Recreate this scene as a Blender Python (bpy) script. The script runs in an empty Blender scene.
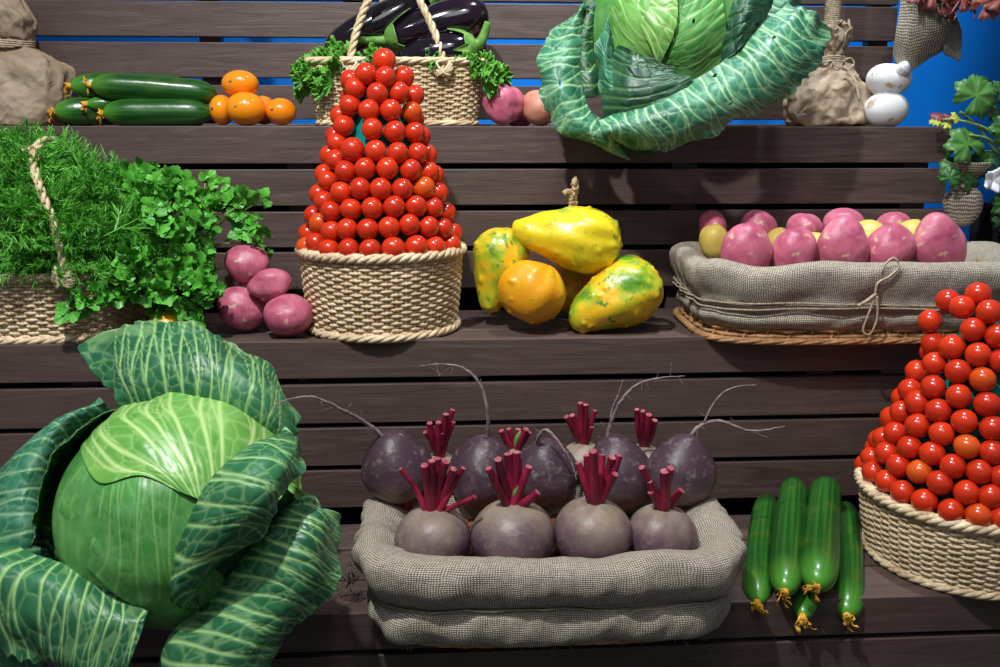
import bpy, math, random
import numpy as np
from mathutils import Vector, Matrix, Euler
R = math.radians
C = bpy.context.scene.collection
scene = bpy.context.scene
rng = np.random.default_rng(11); random.seed(5)

# ------------------------------------------------ camera, world, lights, exposure
CAMZ, FPX, PITCH, YAW = 1.25, 850.0, 12.8, 3.2
cam_d = bpy.data.cameras.new('camera'); cam = bpy.data.objects.new('camera', cam_d); C.objects.link(cam)
cam_d.sensor_width = 36; cam_d.lens = 36 * FPX / 1000; cam_d.clip_start = 0.05
cam.location = (0, 0, CAMZ); cam.rotation_euler = (R(90 - PITCH), 0, R(-YAW)); scene.camera = cam
scene.view_settings.view_transform = 'Standard'; scene.view_settings.look = 'None'
scene.view_settings.gamma = 1; scene.view_settings.use_curve_mapping = False
scene.view_settings.exposure = 0.0
w = bpy.data.worlds.new('world'); scene.world = w; w.use_nodes = True
w.node_tree.nodes['Background'].inputs[0].default_value = (0.75, 0.83, 1.0, 1)
w.node_tree.nodes['Background'].inputs[1].default_value = 0.16

def lamp(name, kind, loc, target, power, size, color=(1, 1, 1), angle=None, blend=0.5):
    d = bpy.data.lights.new(name, kind); d.energy = power; d.color = color
    if kind == 'SPOT':
        d.shadow_soft_size = size; d.spot_size = R(angle); d.spot_blend = blend
    else:
        d.shape = 'DISK'; d.size = size
    o = bpy.data.objects.new(name, d); C.objects.link(o); o.location = loc
    o.rotation_euler = (Vector(target) - Vector(loc)).to_track_quat('-Z', 'Y').to_euler()
    return o
lamp('ceiling_spot', 'SPOT', (-0.45, 0.38, 2.75), (-0.12, 1.45, 0.95), 172, 0.035, (0.94, 0.97, 1.0), 78, 0.8)
lamp('ceiling_spot', 'SPOT', (0.15, 0.25, 2.7), (0.35, 1.4, 0.9), 17, 0.05, (1.0, 0.91, 0.84), 70, 0.8)
lamp('ceiling_spot', 'SPOT', (-1.0, 0.3, 2.6), (-0.6, 1.4, 0.8), 14, 0.05, (0.95, 0.98, 1.0), 70, 0.8)
lamp('wall_spot', 'SPOT', (0.5, 1.35, 3.1), (1.2, 2.4, 1.1), 175, 0.05, (0.85, 0.93, 1.0), 100, 0.7)
lamp('soft_fill', 'AREA', (0.1, -0.5, 2.8), (0.1, 1.4, 0.8), 7, 1.0, (0.92, 0.95, 1.0))  # soft fill added to lift the shadows, not a fixture of the room

# ------------------------------------------------ geometry of view (used to measure real positions)
RC = np.array(Euler((R(90 - PITCH), 0, R(-YAW))).to_matrix())
CP = np.array([0, 0, CAMZ])
def ray(px, py):
    d = RC @ np.array([(px - 500) / FPX, -(py - 333.5) / FPX, -1.0]); return d / np.linalg.norm(d)
def at(px, py, Y):
    d = ray(px, py); return CP + d * (Y / d[1])
def atz(px, py, z):
    d = ray(px, py); return CP + d * ((z - CAMZ) / d[2])
def onball(px, py, c, r, k=1.0):
    r = np.array(r, float) * k; d = ray(px, py) / r; o = (CP - c) / r
    a = d @ d; b = o @ d; cc = o @ o - 1; D = b * b - a * cc
    t = (-b - math.sqrt(D)) / a if D > 0 else -b / a
    q = o + d * t
    if D <= 0: q = q / np.linalg.norm(q)
    return c + q * r
Z1, Z2, Z3 = CAMZ + 0.026, CAMZ - 0.328, CAMZ - 0.650      # tops of the three shelves
D0, D1, D2, D3 = 1.86, 1.66, 1.385, 1.09                    # riser planes

# ------------------------------------------------ object helpers
def mesh(name, V, F, mat, parent=None, smooth=True, uv=None, attrs=None, solid=0):
    V = np.asarray(V, np.float64)
    me = bpy.data.meshes.new(name)
    origin = V.mean(0) if parent is None else np.zeros(3)
    if parent is None:
        origin = np.array([origin[0], origin[1], V[:, 2].min()])
    me.from_pydata((V - origin).tolist(), [], [tuple(int(i) for i in f) for f in F])
    if smooth: me.polygons.foreach_set('use_smooth', [True] * len(me.polygons))
    if uv is not None:
        lay = me.uv_layers.new(name='UVMap'); li = np.empty(len(me.loops), np.int32)
        me.loops.foreach_get('vertex_index', li)
        lay.data.foreach_set('uv', np.asarray(uv, np.float32)[li].ravel())
    for k, a in (attrs or {}).items():
        at_ = me.attributes.new(k, 'FLOAT', 'POINT'); at_.data.foreach_set('value', np.asarray(a, np.float32))
    me.materials.append(mat); me.update()
    o = bpy.data.objects.new(name, me); C.objects.link(o); o.location = origin
    if parent is not None: o.parent = parent; o.matrix_parent_inverse = Matrix.Translation(-Vector(parent.location))
    if solid:
        m = o.modifiers.new('thickness', 'SOLIDIFY'); m.thickness = solid; m.offset = 0
    return o
def thing(name, label, cat, loc, group=None):
    o = bpy.data.objects.new(name, None); C.objects.link(o); o.location = loc; o.empty_display_size = 0.02
    return tag(o, label, cat, group)
def tag(o, label=None, cat=None, group=None, kind=None):
    if label: o['label'] = label
    if cat: o['category'] = cat
    if group: o['group'] = group
    if kind: o['kind'] = kind
    return o
class Geo:
    def __init__(s): s.V = []; s.F = []; s.n = 0; s.UV = []; s.A = []
    def add(s, V, F, uv=None, a=None):
        V = np.asarray(V, float); s.V.append(V); s.F += [tuple(i + s.n for i in f) for f in F]; s.n += len(V)
        s.UV.append(np.zeros((len(V), 2)) if uv is None else np.asarray(uv))
        s.A.append(np.zeros(len(V)) if a is None else np.broadcast_to(a, (len(V),)))
    def build(s, name, mat, parent=None, smooth=True, solid=0):
        return mesh(name, np.concatenate(s.V), s.F, mat, parent, smooth, np.concatenate(s.UV), {'tone': np.concatenate(s.A)}, solid)
def gridF(nr, nc, wrap=False):
    F = []
    for i in range(nr - 1):
        for j in range(nc if wrap else nc - 1):
            j2 = (j + 1) % nc
            F.append((i * nc + j, i * nc + j2, (i + 1) * nc + j2, (i + 1) * nc + j))
    return F
def box(x0, x1, y0, y1, z0, z1):
    V = [(x, y, z) for x in (x0, x1) for y in (y0, y1) for z in (z0, z1)]
    return V, [(0, 1, 3, 2), (4, 6, 7, 5), (0, 4, 5, 1), (2, 3, 7, 6), (0, 2, 6, 4), (1, 5, 7, 3)]
def crom(P, n):
    """smooth curve through points, n samples"""
    P = np.asarray(P, float); m = len(P)
    if m == 2: return P[0] + (P[1] - P[0]) * np.linspace(0, 1, n)[:, None]
    E = np.concatenate([[2 * P[0] - P[1]], P, [2 * P[-1] - P[-2]]])
    t = np.linspace(0, m - 1, n); i = np.minimum(t.astype(int), m - 2); f = (t - i)[(...,) + (None,) * (P.ndim - 1)]
    a, b, c, d = E[i], E[i + 1], E[i + 2], E[i + 3]
    return 0.5 * (2 * b + (c - a) * f + (2 * a - 5 * b + 4 * c - d) * f ** 2 + (3 * b - a - 3 * c + d) * f ** 3)
def tube(P, r, seg=8, closed=False, cap=True):
    P = np.asarray(P, float); n = len(P); r = np.broadcast_to(np.asarray(r, float), (n,))
    T = (np.roll(P, -1, 0) - np.roll(P, 1, 0)) if closed else np.gradient(P, axis=0)
    T /= np.linalg.norm(T, axis=1)[:, None] + 1e-12
    up = np.array([0, 0, 1.0])
    if abs(T[:, 2]).mean() > 0.8: up = np.array([0.0, 1, 0])
    A = np.cross(T, up); A /= np.linalg.norm(A, axis=1)[:, None] + 1e-9; B = np.cross(T, A)
    th = np.arange(seg) * 2 * math.pi / seg
    V = (P[:, None] + r[:, None, None] * (np.cos(th)[None, :, None] * A[:, None] + np.sin(th)[None, :, None] * B[:, None])).reshape(-1, 3)
    F = gridF(n, seg, True)
    if closed:
        F += [((n - 1) * seg + j, (n - 1) * seg + (j + 1) % seg, (j + 1) % seg, j) for j in range(seg)]
    elif cap:
        F += [tuple(range(seg))[::-1], tuple((n - 1) * seg + j for j in range(seg))]
    return V, F
def wav(P, scale, seed=0, n=14, ridge=False):
    g = np.random.default_rng(seed); P = np.asarray(P); s = np.zeros(P.shape[:-1])
    for _ in range(n):
        k = g.normal(size=P.shape[-1]); k *= scale * g.uniform(.5, 1.6) / np.linalg.norm(k)
        v = np.sin(P @ k * 2 * math.pi + g.uniform(0, 6.3))
        s = s + (1 - 2 * np.abs(v) if ridge else v)
    return s / math.sqrt(n)
def lathe(prof, seg=40, bend=None):
    """prof [(axial, radius)] about local Z"""
    prof = np.asarray(prof, float); th = np.arange(seg) * 2 * math.pi / seg
    V = np.stack([prof[:, 1][:, None] * np.cos(th), prof[:, 1][:, None] * np.sin(th), np.repeat(prof[:, 0][:, None], seg, 1)], -1)
    uv = np.stack([np.repeat((th / 2 / math.pi)[None], len(prof), 0), np.repeat(np.linspace(0, 1, len(prof))[:, None], seg, 1)], -1)
    return V.reshape(-1, 3), gridF(len(prof), seg, True), uv.reshape(-1, 2)
def ball(rx, ry, rz, n=20, seg=32):
    th = np.linspace(0.001, math.pi - 0.001, n)
    V, F, uv = lathe(np.stack([-np.cos(th), np.sin(th)], 1), seg)
    return V * np.array([rx, ry, rz]), F, uv
def frame(d, up=(0, 0, 1)):
    z = np.asarray(d, float); z = z / np.linalg.norm(z); u = np.asarray(up, float)
    if abs(z @ u) > 0.95: u = np.array([0.0, 1, 0])
    x = np.cross(u, z); x /= np.linalg.norm(x); return np.stack([x, np.cross(z, x), z], 1)   # columns

# ------------------------------------------------ materials
class N:
    def __init__(s, name):
        s.m = bpy.data.materials.new(name); s.m.use_nodes = True; s.t = s.m.node_tree; s.b = s.t.nodes['Principled BSDF']
    def n(s, t, **k):
        o = s.t.nodes.new(t)
        for a, v in k.items():
            if a in o.inputs: o.inputs[a].default_value = v
            else: setattr(o, a, v)
        return o
    def l(s, a, b): s.t.links.new(a, b)
    def coord(s, kind='Object', scale=(1, 1, 1)):
        c = s.n('ShaderNodeTexCoord'); mp = s.n('ShaderNodeMapping'); mp.inputs['Scale'].default_value = scale
        s.l(c.outputs[kind], mp.inputs[0]); return mp.outputs[0]
    def noise(s, vec, scale, detail=3, rough=.5, dist=0):
        o = s.n('ShaderNodeTexNoise'); o.inputs['Scale'].default_value = scale; o.inputs['Detail'].default_value = detail
        o.inputs['Roughness'].default_value = rough; o.inputs['Distortion'].default_value = dist
        s.l(vec, o.inputs['Vector']); return o.outputs[0]
    def ramp(s, fac, stops):
        o = s.n('ShaderNodeValToRGB'); e = o.color_ramp.elements
        while len(e) < len(stops): e.new(0.5)
        for q, (p, c) in zip(e, stops):
            q.position = p; q.color = (*c, 1) if not isinstance(c, (int, float)) else (c, c, c, 1)
        s.l(fac, o.inputs[0]); return o.outputs[0]
    def mix(s, fac, a, b, mode='MIX'):
        o = s.n('ShaderNodeMix', data_type='RGBA', blend_type=mode)
        for i, v in ((0, fac), (6, a), (7, b)):
            if isinstance(v, (int, float)): o.inputs[i].default_value = v
            elif isinstance(v, tuple): o.inputs[i].default_value = (*v, 1)
            else: s.l(v, o.inputs[i])
        return o.outputs[2]
    def attr(s, name): return s.n('ShaderNodeAttribute', attribute_name=name).outputs['Fac']
    def bump(s, h, strength, dist=.002):
        o = s.n('ShaderNodeBump'); o.inputs['Strength'].default_value = strength; o.inputs['Distance'].default_value = dist
        s.l(h, o.inputs['Height']); s.l(o.outputs[0], s.b.inputs['Normal'])
    def done(s, col, rough=.5, spec=.5, **k):
        if isinstance(col, tuple): s.b.inputs['Base Color'].default_value = (*col, 1)
        else: s.l(col, s.b.inputs['Base Color'])
        if isinstance(rough, (int, float)): s.b.inputs['Roughness'].default_value = rough
        else: s.l(rough, s.b.inputs['Roughness'])
        s.b.inputs['Specular IOR Level'].default_value = spec
        for a, v in k.items(): s.b.inputs[a].default_value = v
        return s.m
def m_wood():
    a = N('stained_wood'); v = a.coord('Object', (1.2, 14, 14)); n1 = a.noise(v, 5, 6, .65, 1.2)
    v2 = a.coord('Object', (1, 1, 1)); n2 = a.noise(v2, 3, 3)
    c = a.ramp(n1, [(.3, (.055, .035, .029)), (.55, (.098, .065, .055)), (.75, (.145, .101, .087))])
    c = a.mix(a.ramp(n2, [(.35, 0.0), (.75, .5)]), c, (.115, .072, .06))
    a.bump(n1, .5, .002); return a.done(c, .5, .45)
def m_wicker(name, lo, hi):
    a = N(name); n1 = a.noise(a.coord('Object', (1, 1, 1)), 160, 2); n2 = a.noise(a.coord('Object'), 22, 3)
    c = a.ramp(a.mix(.5, n1, n2), [(.3, lo), (.65, hi)]); a.bump(n1, .3, .001); return a.done(c, .55, .35)
def m_burlap(name, lo, hi, sc=800):
    a = N(name); uvn = a.coord('UV', (1, 1, 1))
    d = a.n('ShaderNodeTexNoise'); d.inputs['Scale'].default_value = 70; a.l(uvn, d.inputs['Vector'])
    dist = a.n('ShaderNodeVectorMath', operation='SCALE'); dist.inputs['Scale'].default_value = .0042; a.l(d.outputs['Color'], dist.inputs[0])
    ad = a.n('ShaderNodeVectorMath', operation='ADD'); a.l(uvn, ad.inputs[0]); a.l(dist.outputs[0], ad.inputs[1])
    hs = []
    for ax in ('X', 'Y'):
        wv = a.n('ShaderNodeTexWave', wave_type='BANDS', bands_direction=ax, wave_profile='SIN')
        wv.inputs['Scale'].default_value = sc / 6.2832; wv.inputs['Distortion'].default_value = 0.6; wv.inputs['Detail Scale'].default_value = 3
        a.l(ad.outputs[0], wv.inputs[0]); hs.append(wv.outputs['Fac'])
    h = a.n('ShaderNodeMath', operation='MULTIPLY'); a.l(hs[0], h.inputs[0]); a.l(hs[1], h.inputs[1])
    n2 = a.noise(uvn, 130, 5, .75); hh = a.mix(.42, h.outputs[0], n2)
    c = a.ramp(hh, [(.18, tuple(x * .4 for x in lo)), (.34, lo), (.58, hi)])
    a.bump(hh, .7, .0016); return a.done(c, .9, .12)
def m_leaf(name, dark, mid, vein, bloom, bl=.35, rough=.42):
    a = N(name); o = a.coord('Object'); n1 = a.noise(o, 11, 4, .6); n2 = a.noise(o, 45, 4, .6)
    c = a.mix(a.ramp(n1, [(.35, 0.0), (.65, 1.0)]), dark, mid)
    c = a.mix(a.ramp(n2, [(.45, 0.0), (.75, bl)]), c, bloom)
    c = a.mix(a.attr('vein'), c, vein)
    c = a.mix(a.ramp(a.attr('edge'), [(0.0, 0.0), (1.0, .55)]), c, vein)
    a.bump(n2, .25, .002)
    return a.done(c, a.ramp(n1, [(.3, rough - .08), (.7, rough + .12)]), .45)
def m_tomato(name, c0, c1):
    a = N(name); oi = a.n('ShaderNodeObjectInfo')
    c = a.mix(oi.outputs['Random'], c0, c1); n = a.noise(a.coord('Object'), 60, 2)
    c = a.mix(a.ramp(n, [(.4, 0.0), (.8, .25)]), c, (.95, .25, .03))
    return a.done(c, .2, .5, **{'Coat Weight': .25, 'Coat Roughness': .06})
def m_plain(name, c0, c1, scale=20, rough=.5, spec=.4, bump=.2, st=(1, 1, 1), kind='Object', **k):
    a = N(name); n = a.noise(a.coord(kind, st), scale, 4, .6); c = a.ramp(n, [(.35, c0), (.68, c1)])
    if bump: a.bump(n, bump, .002)
    return a.done(c, rough, spec, **k)
def m_spots(name, stops, spot, sscale=45, scale=9, rough=.35, spot_at=.66, bump=.25):
    a = N(name); o = a.coord('Object'); n = a.noise(o, scale, 4, .62, .4); c = a.ramp(n, stops)
    n2 = a.noise(o, sscale, 3, .6); c = a.mix(a.ramp(n2, [(spot_at, 0.0), (spot_at + .06, 1.0)]), c, spot)
    a.bump(n2, bump, .002); return a.done(c, rough, .45)
WOOD = m_wood()
WICK = m_wicker('pale_wicker', (.40, .26, .12), (.90, .72, .47))
WICKB = m_wicker('brown_wicker', (.24, .11, .04), (.58, .32, .14))
BURL = m_burlap('grey_burlap', (.32, .27, .20), (.74, .66, .53))
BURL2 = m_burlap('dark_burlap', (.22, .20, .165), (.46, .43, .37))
TWINE = m_plain('twine', (.30, .23, .15), (.58, .48, .34), 180, .9, .1)
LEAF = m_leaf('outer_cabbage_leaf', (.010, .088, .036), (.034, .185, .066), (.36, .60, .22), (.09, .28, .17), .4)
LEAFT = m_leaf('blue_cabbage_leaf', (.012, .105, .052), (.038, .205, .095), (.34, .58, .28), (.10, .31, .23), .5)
LEAFD = m_leaf('deep_shaded_cabbage_leaf', (.004, .035, .015), (.012, .080, .030), (.13, .30, .08), (.03, .12, .08), .3)  # deep green; also carries shade painted into the leaves lying beneath others
HEADL = m_leaf('bright_cabbage_leaf', (.10, .33, .045), (.20, .46, .085), (.52, .74, .27), (.26, .52, .18), .35, .36)
HEADM = m_leaf('head_cabbage_leaf', (.045, .22, .035), (.115, .36, .075), (.34, .60, .20), (.17, .42, .19), .4, .34)
TOM = m_tomato('red_tomato_skin', (.52, .010, .005), (.66, .024, .006))
TOMO = m_tomato('amber_tomato_skin', (.60, .05, .006), (.70, .09, .008))
ORNG = m_tomato('orange_tomato_skin', (.90, .24, .004), (.95, .30, .006))
TEAL = m_plain('teal_foam', (.0, .16, .14), (.005, .23, .19), 60, .8, .1)
PINK = m_spots('red_potato_skin', [(.3, (.34, .05, .10)), (.5, (.54, .13, .20)), (.72, (.66, .28, .28))], (.62, .40, .27), 42, 16, .42, .63, .6)
PEACH = m_spots('peach_potato_skin', [(.3, (.50, .17, .12)), (.7, (.66, .32, .20))], (.40, .18, .10), 34, 7, .45, .62)
YELP = m_spots('yellow_potato_skin', [(.3, (.60, .42, .07)), (.7, (.75, .58, .15))], (.35, .22, .06), 70, 7, .45, .68)
SOIL = m_plain('coco_soil', (.06, .022, .012), (.27, .11, .055), 120, .95, .05, .8)
def m_cuke():
    a = N('cucumber_skin'); uvc = a.coord('UV', (26, 1.2, 1)); n = a.noise(uvc, 1.0, 2, .5, .2)
    base = a.mix(a.ramp(n, [(.42, 0.0), (.68, .75)]), (.008, .058, .008), (.032, .16, .016))
    c = a.mix(a.ramp(a.attr('tone'), [(0.0, 0.0), (1.0, .75)]), base, (.10, .36, .03))
    sp = a.noise(a.coord('Object'), 26, 3); c = a.mix(a.ramp(sp, [(.55, 0.0), (.8, .35)]), c, (.13, .16, .012))
    nb = a.noise(a.coord('Object'), 90, 2); a.bump(nb, .22, .002); return a.done(c, .3, .5, **{'Coat Weight': .2, 'Coat Roughness': .12})
CUKE = m_cuke()
BLOS = m_plain('dried_blossom', (.62, .27, .02), (.88, .52, .08), 90, .7, .2)
STEMT = m_plain('dry_tip', (.25, .18, .08), (.5, .42, .22), 90, .8, .2)
AUB = m_plain('aubergine_skin', (.003, .0012, .005), (.012, .003, .009), 6, .13, .6, 0, **{'Coat Weight': .6, 'Coat Roughness': .04})
CALYX = m_plain('green_calyx', (.07, .20, .03), (.20, .38, .08), 60, .5, .3)
def m_green(name, lo, hi, rough=.45):
    a = N(name); c = a.mix(a.attr('tone'), lo, hi)
    return a.done(c, rough, .35)
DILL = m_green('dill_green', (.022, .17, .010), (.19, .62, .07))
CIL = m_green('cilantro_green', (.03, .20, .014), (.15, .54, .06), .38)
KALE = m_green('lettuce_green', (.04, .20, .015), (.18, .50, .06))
GERA = m_green('vine_green', (.02, .09, .015), (.12, .30, .06))
def m_beet():
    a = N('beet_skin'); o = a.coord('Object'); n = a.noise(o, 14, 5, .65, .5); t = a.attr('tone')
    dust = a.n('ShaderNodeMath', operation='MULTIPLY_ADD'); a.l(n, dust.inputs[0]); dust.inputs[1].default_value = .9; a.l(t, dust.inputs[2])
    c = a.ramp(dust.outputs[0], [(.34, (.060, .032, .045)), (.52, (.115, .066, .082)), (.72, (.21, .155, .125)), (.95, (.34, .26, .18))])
    f = a.noise(o, 70, 4, .7); c = a.mix(a.ramp(f, [(.54, 0.0), (.72, .6)]), c, (.30, .25, .22)); a.bump(f, .5, .002)
    return a.done(c, .42, .4)
BEET = m_beet()
STALK = m_plain('beet_stalk', (.10, .005, .020), (.44, .022, .07), 40, .4, .4, .2, (1, 1, .25))
CUT = m_plain('cut_stalk_end', (.30, .04, .07), (.50, .16, .17), 90, .6, .2)
ROOT = m_plain('beet_root_hair', (.16, .10, .11), (.36, .28, .27), 90, .8, .2)
def m_paper():
    a = N('kraft_paper'); o = a.coord('Object'); n = a.noise(o, 9, 4, .6); c = a.ramp(n, [(.35, (.30, .215, .14)), (.68, (.44, .33, .23))])
    hs = []
    for sc in (16, 38):
        d = a.n('ShaderNodeTexNoise'); d.inputs['Scale'].default_value = sc * .6; a.l(o, d.inputs['Vector'])
        m = a.n('ShaderNodeVectorMath', operation='MULTIPLY_ADD'); a.l(d.outputs['Color'], m.inputs[0]); m.inputs[1].default_value = (.06,) * 3; a.l(o, m.inputs[2])
        v = a.n('ShaderNodeTexVoronoi', feature='F1'); v.inputs['Scale'].default_value = sc; a.l(m.outputs[0], v.inputs['Vector']); hs.append(v.outputs['Distance'])
    a.bump(a.mix(.35, hs[0], hs[1]), .9, .012); return a.done(c, .62, .3)
PAPER = m_paper()
MUSH = m_spots('mushroom_skin', [(.3, (.66, .66, .64)), (.7, (.80, .81, .80))], (.46, .33, .20), 30, 8, .55, .60)
GY = m_spots('yellow_squash_skin', [(.30, (.30, .40, .02)), (.42, (.76, .58, .015)), (.8, (.86, .64, .02))], (.16, .26, .03), 75, 16, .3, .63, .5)
GG = m_spots('green_squash_skin', [(.33, (.10, .27, .015)), (.45, (.42, .46, .02)), (.56, (.80, .48, .015)), (.85, (.85, .42, .015))], (.12, .24, .03), 70, 18, .32, .60, .5)
GO = m_spots('orange_squash_skin', [(.34, (.42, .38, .015)), (.46, (.80, .36, .01)), (.8, (.82, .30, .008))], (.22, .30, .03), 75, 16, .32, .64, .5)
BLUE = m_plain('blue_paint', (.0, .17, .66), (.0, .22, .80), 1.5, .6, .2, 0)
DARK = m_plain('dark_backing', (.008, .008, .010), (.014, .013, .015), 5, .8, .1, 0)
FLOOR = m_plain('grey_floor', (.05, .045, .043), (.09, .08, .075), 6, .6, .3)
REDL = m_green('red_leaf', (.16, .03, .035), (.42, .14, .10)); WHITEP = m_plain('white_petal', (.7, .72, .76), (.85, .86, .9), 30, .5, .3)
STEMG = m_plain('green_stem', (.14, .25, .05), (.35, .45, .14), 60, .5, .3)
YLEAF = m_green('yellow_leaf', (.30, .36, .03), (.55, .58, .06))

# ------------------------------------------------ setting
o = mesh('wall_back', *box(-3, 3.2, 2.45, 2.55, 0, 3.3), BLUE, smooth=False); tag(o, kind='structure')
o = mesh('floor', *box(-3, 3.2, -2.5, 2.55, -.05, 0), FLOOR, smooth=False); tag(o, kind='structure')
XR0, XR1 = at(893, 60, D0)[0], at(951, 145, D1)[0]
stand = thing('slatted_display_stand', 'dark brown stained slatted wooden display stand with three stepped shelves', 'display stand', (0, 1.4, 0))
def slats(name, zs, y0, x0, x1, th=.02):
    g = Geo()
    for a, b in zs:
        V, F = box(x0, x1, y0, y0 + th, a, b); g.add(V, F)
    o = g.build(name, WOOD, stand, False)
    bv = o.modifiers.new('edge', 'BEVEL'); bv.width = .0015; bv.segments = 2
    return o
def plane_z(py, Y, px=500): return at(px, py, Y)[2]
def risers(name, ys, Y, x0, x1):
    return slats(name, [(plane_z(b, Y), plane_z(a, Y)) for a, b in ys], Y, x0, x1)
risers('back_riser', [(-75, -48), (-40, 1.5), (3.5, 38.5), (44, 78.5), (86, 119.5), (124, 150)], D0, -1.6, XR0)
risers('upper_riser', [(126.3, 163.3), (169, 205), (211, 246), (251, 287.5)], D1, -1.6, XR1)
risers('middle_riser', [(339, 376), (382.5, 420.5), (425.5, 462.5), (467.5, 504)], D2, -1.6, 1.5)
risers('lower_riser', [(609, 646), (651.5, 690), (696, 740), (746, 790), (797, 850)], D3, -1.6, 1.5)
def deck(name, z, y0, y1, n, x0, x1):
    g = Geo(); wd = (y1 - y0 + .006) / n
    for k in range(n):
        V, F = box(x0, x1, y0 + k * wd, y0 + (k + 1) * wd - .006, z - .02, z); g.add(V, F)
    o = g.build(name, WOOD, stand, False); bv = o.modifiers.new('edge', 'BEVEL'); bv.width = .0015; bv.segments = 2
deck('upper_shelf', Z1, D1 + .0005, D0 - .004, 2, -1.6, XR1)
deck('middle_shelf', Z2, D2 + .0005, D1 - .006, 3, -1.6, 1.5)
deck('lower_shelf', Z3, D3 + .0005, D2 - .006, 3, -1.6, 1.5)
for px in (210, 355, 690, 878):
    x = at(px, 40, D0 + .02)[0]; mesh('batten', *box(x - .022, x + .022, D0 + .0205, D0 + .045, 0, 1.9), WOOD, stand, False)
for px, Y, top, dy in ((686, D1, Z1 - .03, 0), (918, D1, Z1 - .03, 0), (300, D1, Z1 - .03, 0), (452, D2, Z2 - .03, 0), (840, D2, Z2 - .03, 0), (60, D2, Z2 - .03, 0), (500, D3, Z3 - .03, 0), (930, D3, Z3 - .03, 0)):
    x = at(px, 200, Y)[0]; mesh('batten', *box(x - .025, x + .025, Y + .0205, Y + .045, 0, top), WOOD, stand, False)
mesh('added_blackout', *box(-1.6, XR1 - .021, D0 - .03, D0 - .02, 0, Z1 - .021), DARK, stand, False)  # added black sheet, keeps the lit blue wall out of the slat gaps
mesh('added_blackout', *box(-1.6, 1.5, D1 + .05, D1 + .06, 0, Z2 - .021), DARK, stand, False)  # second added sheet, keeps the gaps of the lower tiers black
mesh('end_board', *box(XR1 - .045, XR1 - .02, D1 + .05, D0 - .031, 0, Z1 - .021), WOOD, stand, False)

# ------------------------------------------------ wicker
def supere(s, a, b, e):
    c, q = np.cos(2 * math.pi * s), np.sin(2 * math.pi * s)
    r = (np.abs(c) ** e + np.abs(q) ** e) ** (-1 / e)
    return np.stack([a * r * c, b * r * q], -1)
def wicker(parent, c, z0, z1, a0, b0, a1, b1, e, nst, rows, mat, r=.0032, rim=.0075, curve=0.0, basering=True, tilt=None):
    """woven walls, rim and foot braid; a0/b0 at the foot, a1/b1 at the rim"""
    def T(P):
        if tilt is None: return P
        P = P - np.array([c[0], c[1], z0]); ct, st = math.cos(tilt), math.sin(tilt)
        Y = P[:, 1] * ct - P[:, 2] * st; Z = P[:, 1] * st + P[:, 2] * ct
        return np.stack([P[:, 0], Y, Z], 1) + np.array([c[0], c[1], z0])
    def dims(t): k = t + curve * math.sin(math.pi * t); return a0 + (a1 - a0) * k, b0 + (b1 - b0) * k
    g = Geo(); ns = nst * 4; s = np.arange(ns) / ns
    for i in range(rows):
        t = (i + .5) / rows; a, b = dims(t); off = r * .95 * np.cos(math.pi * nst * s + math.pi * i)
        P = supere(s, 1, 1, e); P = np.stack([P[:, 0] * (a + off), P[:, 1] * (b + off), np.full(ns, 0)], 1)
        P[:, 2] = z0 + (z1 - z0) * t + rng.normal(0, r * .12, ns)
        P[:, :2] += np.array(c)[:2]
        V, F = tube(T(P), r * (z1 - z0) / rows / (2 * r) * .93 if False else min(r, (z1 - z0) / rows * .52), 6, True); g.add(V, F)
    for k in range(nst):
        sk = k / nst; pts = []
        for t in np.linspace(0, 1, 7):
            a, b = dims(t); q = supere(np.array([sk]), a, b, e)[0]; pts.append((c[0] + q[0], c[1] + q[1], z0 + (z1 - z0) * t))
        V, F = tube(T(np.array(pts)), r * .8, 5); g.add(V, F)
    a, b = dims(0); A, B = dims(1); s2 = np.arange(64) / 64
    for q0, q1, za, zb in (((a - .004, b - .004), (A - .005, B - .005), z0 + .003, z1 - .002),):
        P0 = supere(s2, *q0, e); P1 = supere(s2, *q1, e)
        V = np.concatenate([np.c_[P0 + np.array(c)[:2], np.full(64, za)], np.c_[P1 + np.array(c)[:2], np.full(64, zb)]])
        g.add(T(V), gridF(2, 64, True) + [tuple(range(64))])
    g.build('weave', mat, parent)
    def braid(name, a, b, z, rr, amp, turns, strands=3):
        g = Geo(); m = turns * 14; s = np.arange(m) / m; P = supere(s, 1, 1, e)
        for k in range(strands):
            ph = 2 * math.pi * (turns * s + k / strands)
            off = amp * np.cos(ph); dz = amp * .8 * np.sin(ph)
            Q = np.stack([c[0] + P[:, 0] * (a + off), c[1] + P[:, 1] * (b + off), z + dz], 1)
            V, F = tube(T(Q), rr, 6, True); g.add(V, F)
        g.build(name, mat, parent)
    L = 3.2 * (a1 + b1); braid('rim', A + .002, B + .002, z1 + rim * .4, rim * .62, rim * .75, int(L / .06), 4)
    if basering: braid('foot_braid', a0 + .004, b0 + .004, z0 + rim * 1.1, rim * .55, rim * .6, int(L / .075), 4)
def rope(P, r, twist=55, mat=None, name='handle', parent=None, strands=3):
    P = crom(P, 90); T = np.gradient(P, axis=0); L = np.r_[0, np.cumsum(np.linalg.norm(np.diff(P, axis=0), axis=1))]
    T /= np.linalg.norm(T, axis=1)[:, None]; A = np.cross(T, [0.3, 1, 0.2]); A /= np.linalg.norm(A, axis=1)[:, None]; B = np.cross(T, A)
    g = Geo()
    for k in range(strands):
        ph = L * twist * 2 + 2 * math.pi * k / strands
        Q = P + r * .62 * (np.cos(ph)[:, None] * A + np.sin(ph)[:, None] * B); V, F = tube(Q, r * .62, 6); g.add(V, F)
    return g.build(name, mat, parent)
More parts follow.
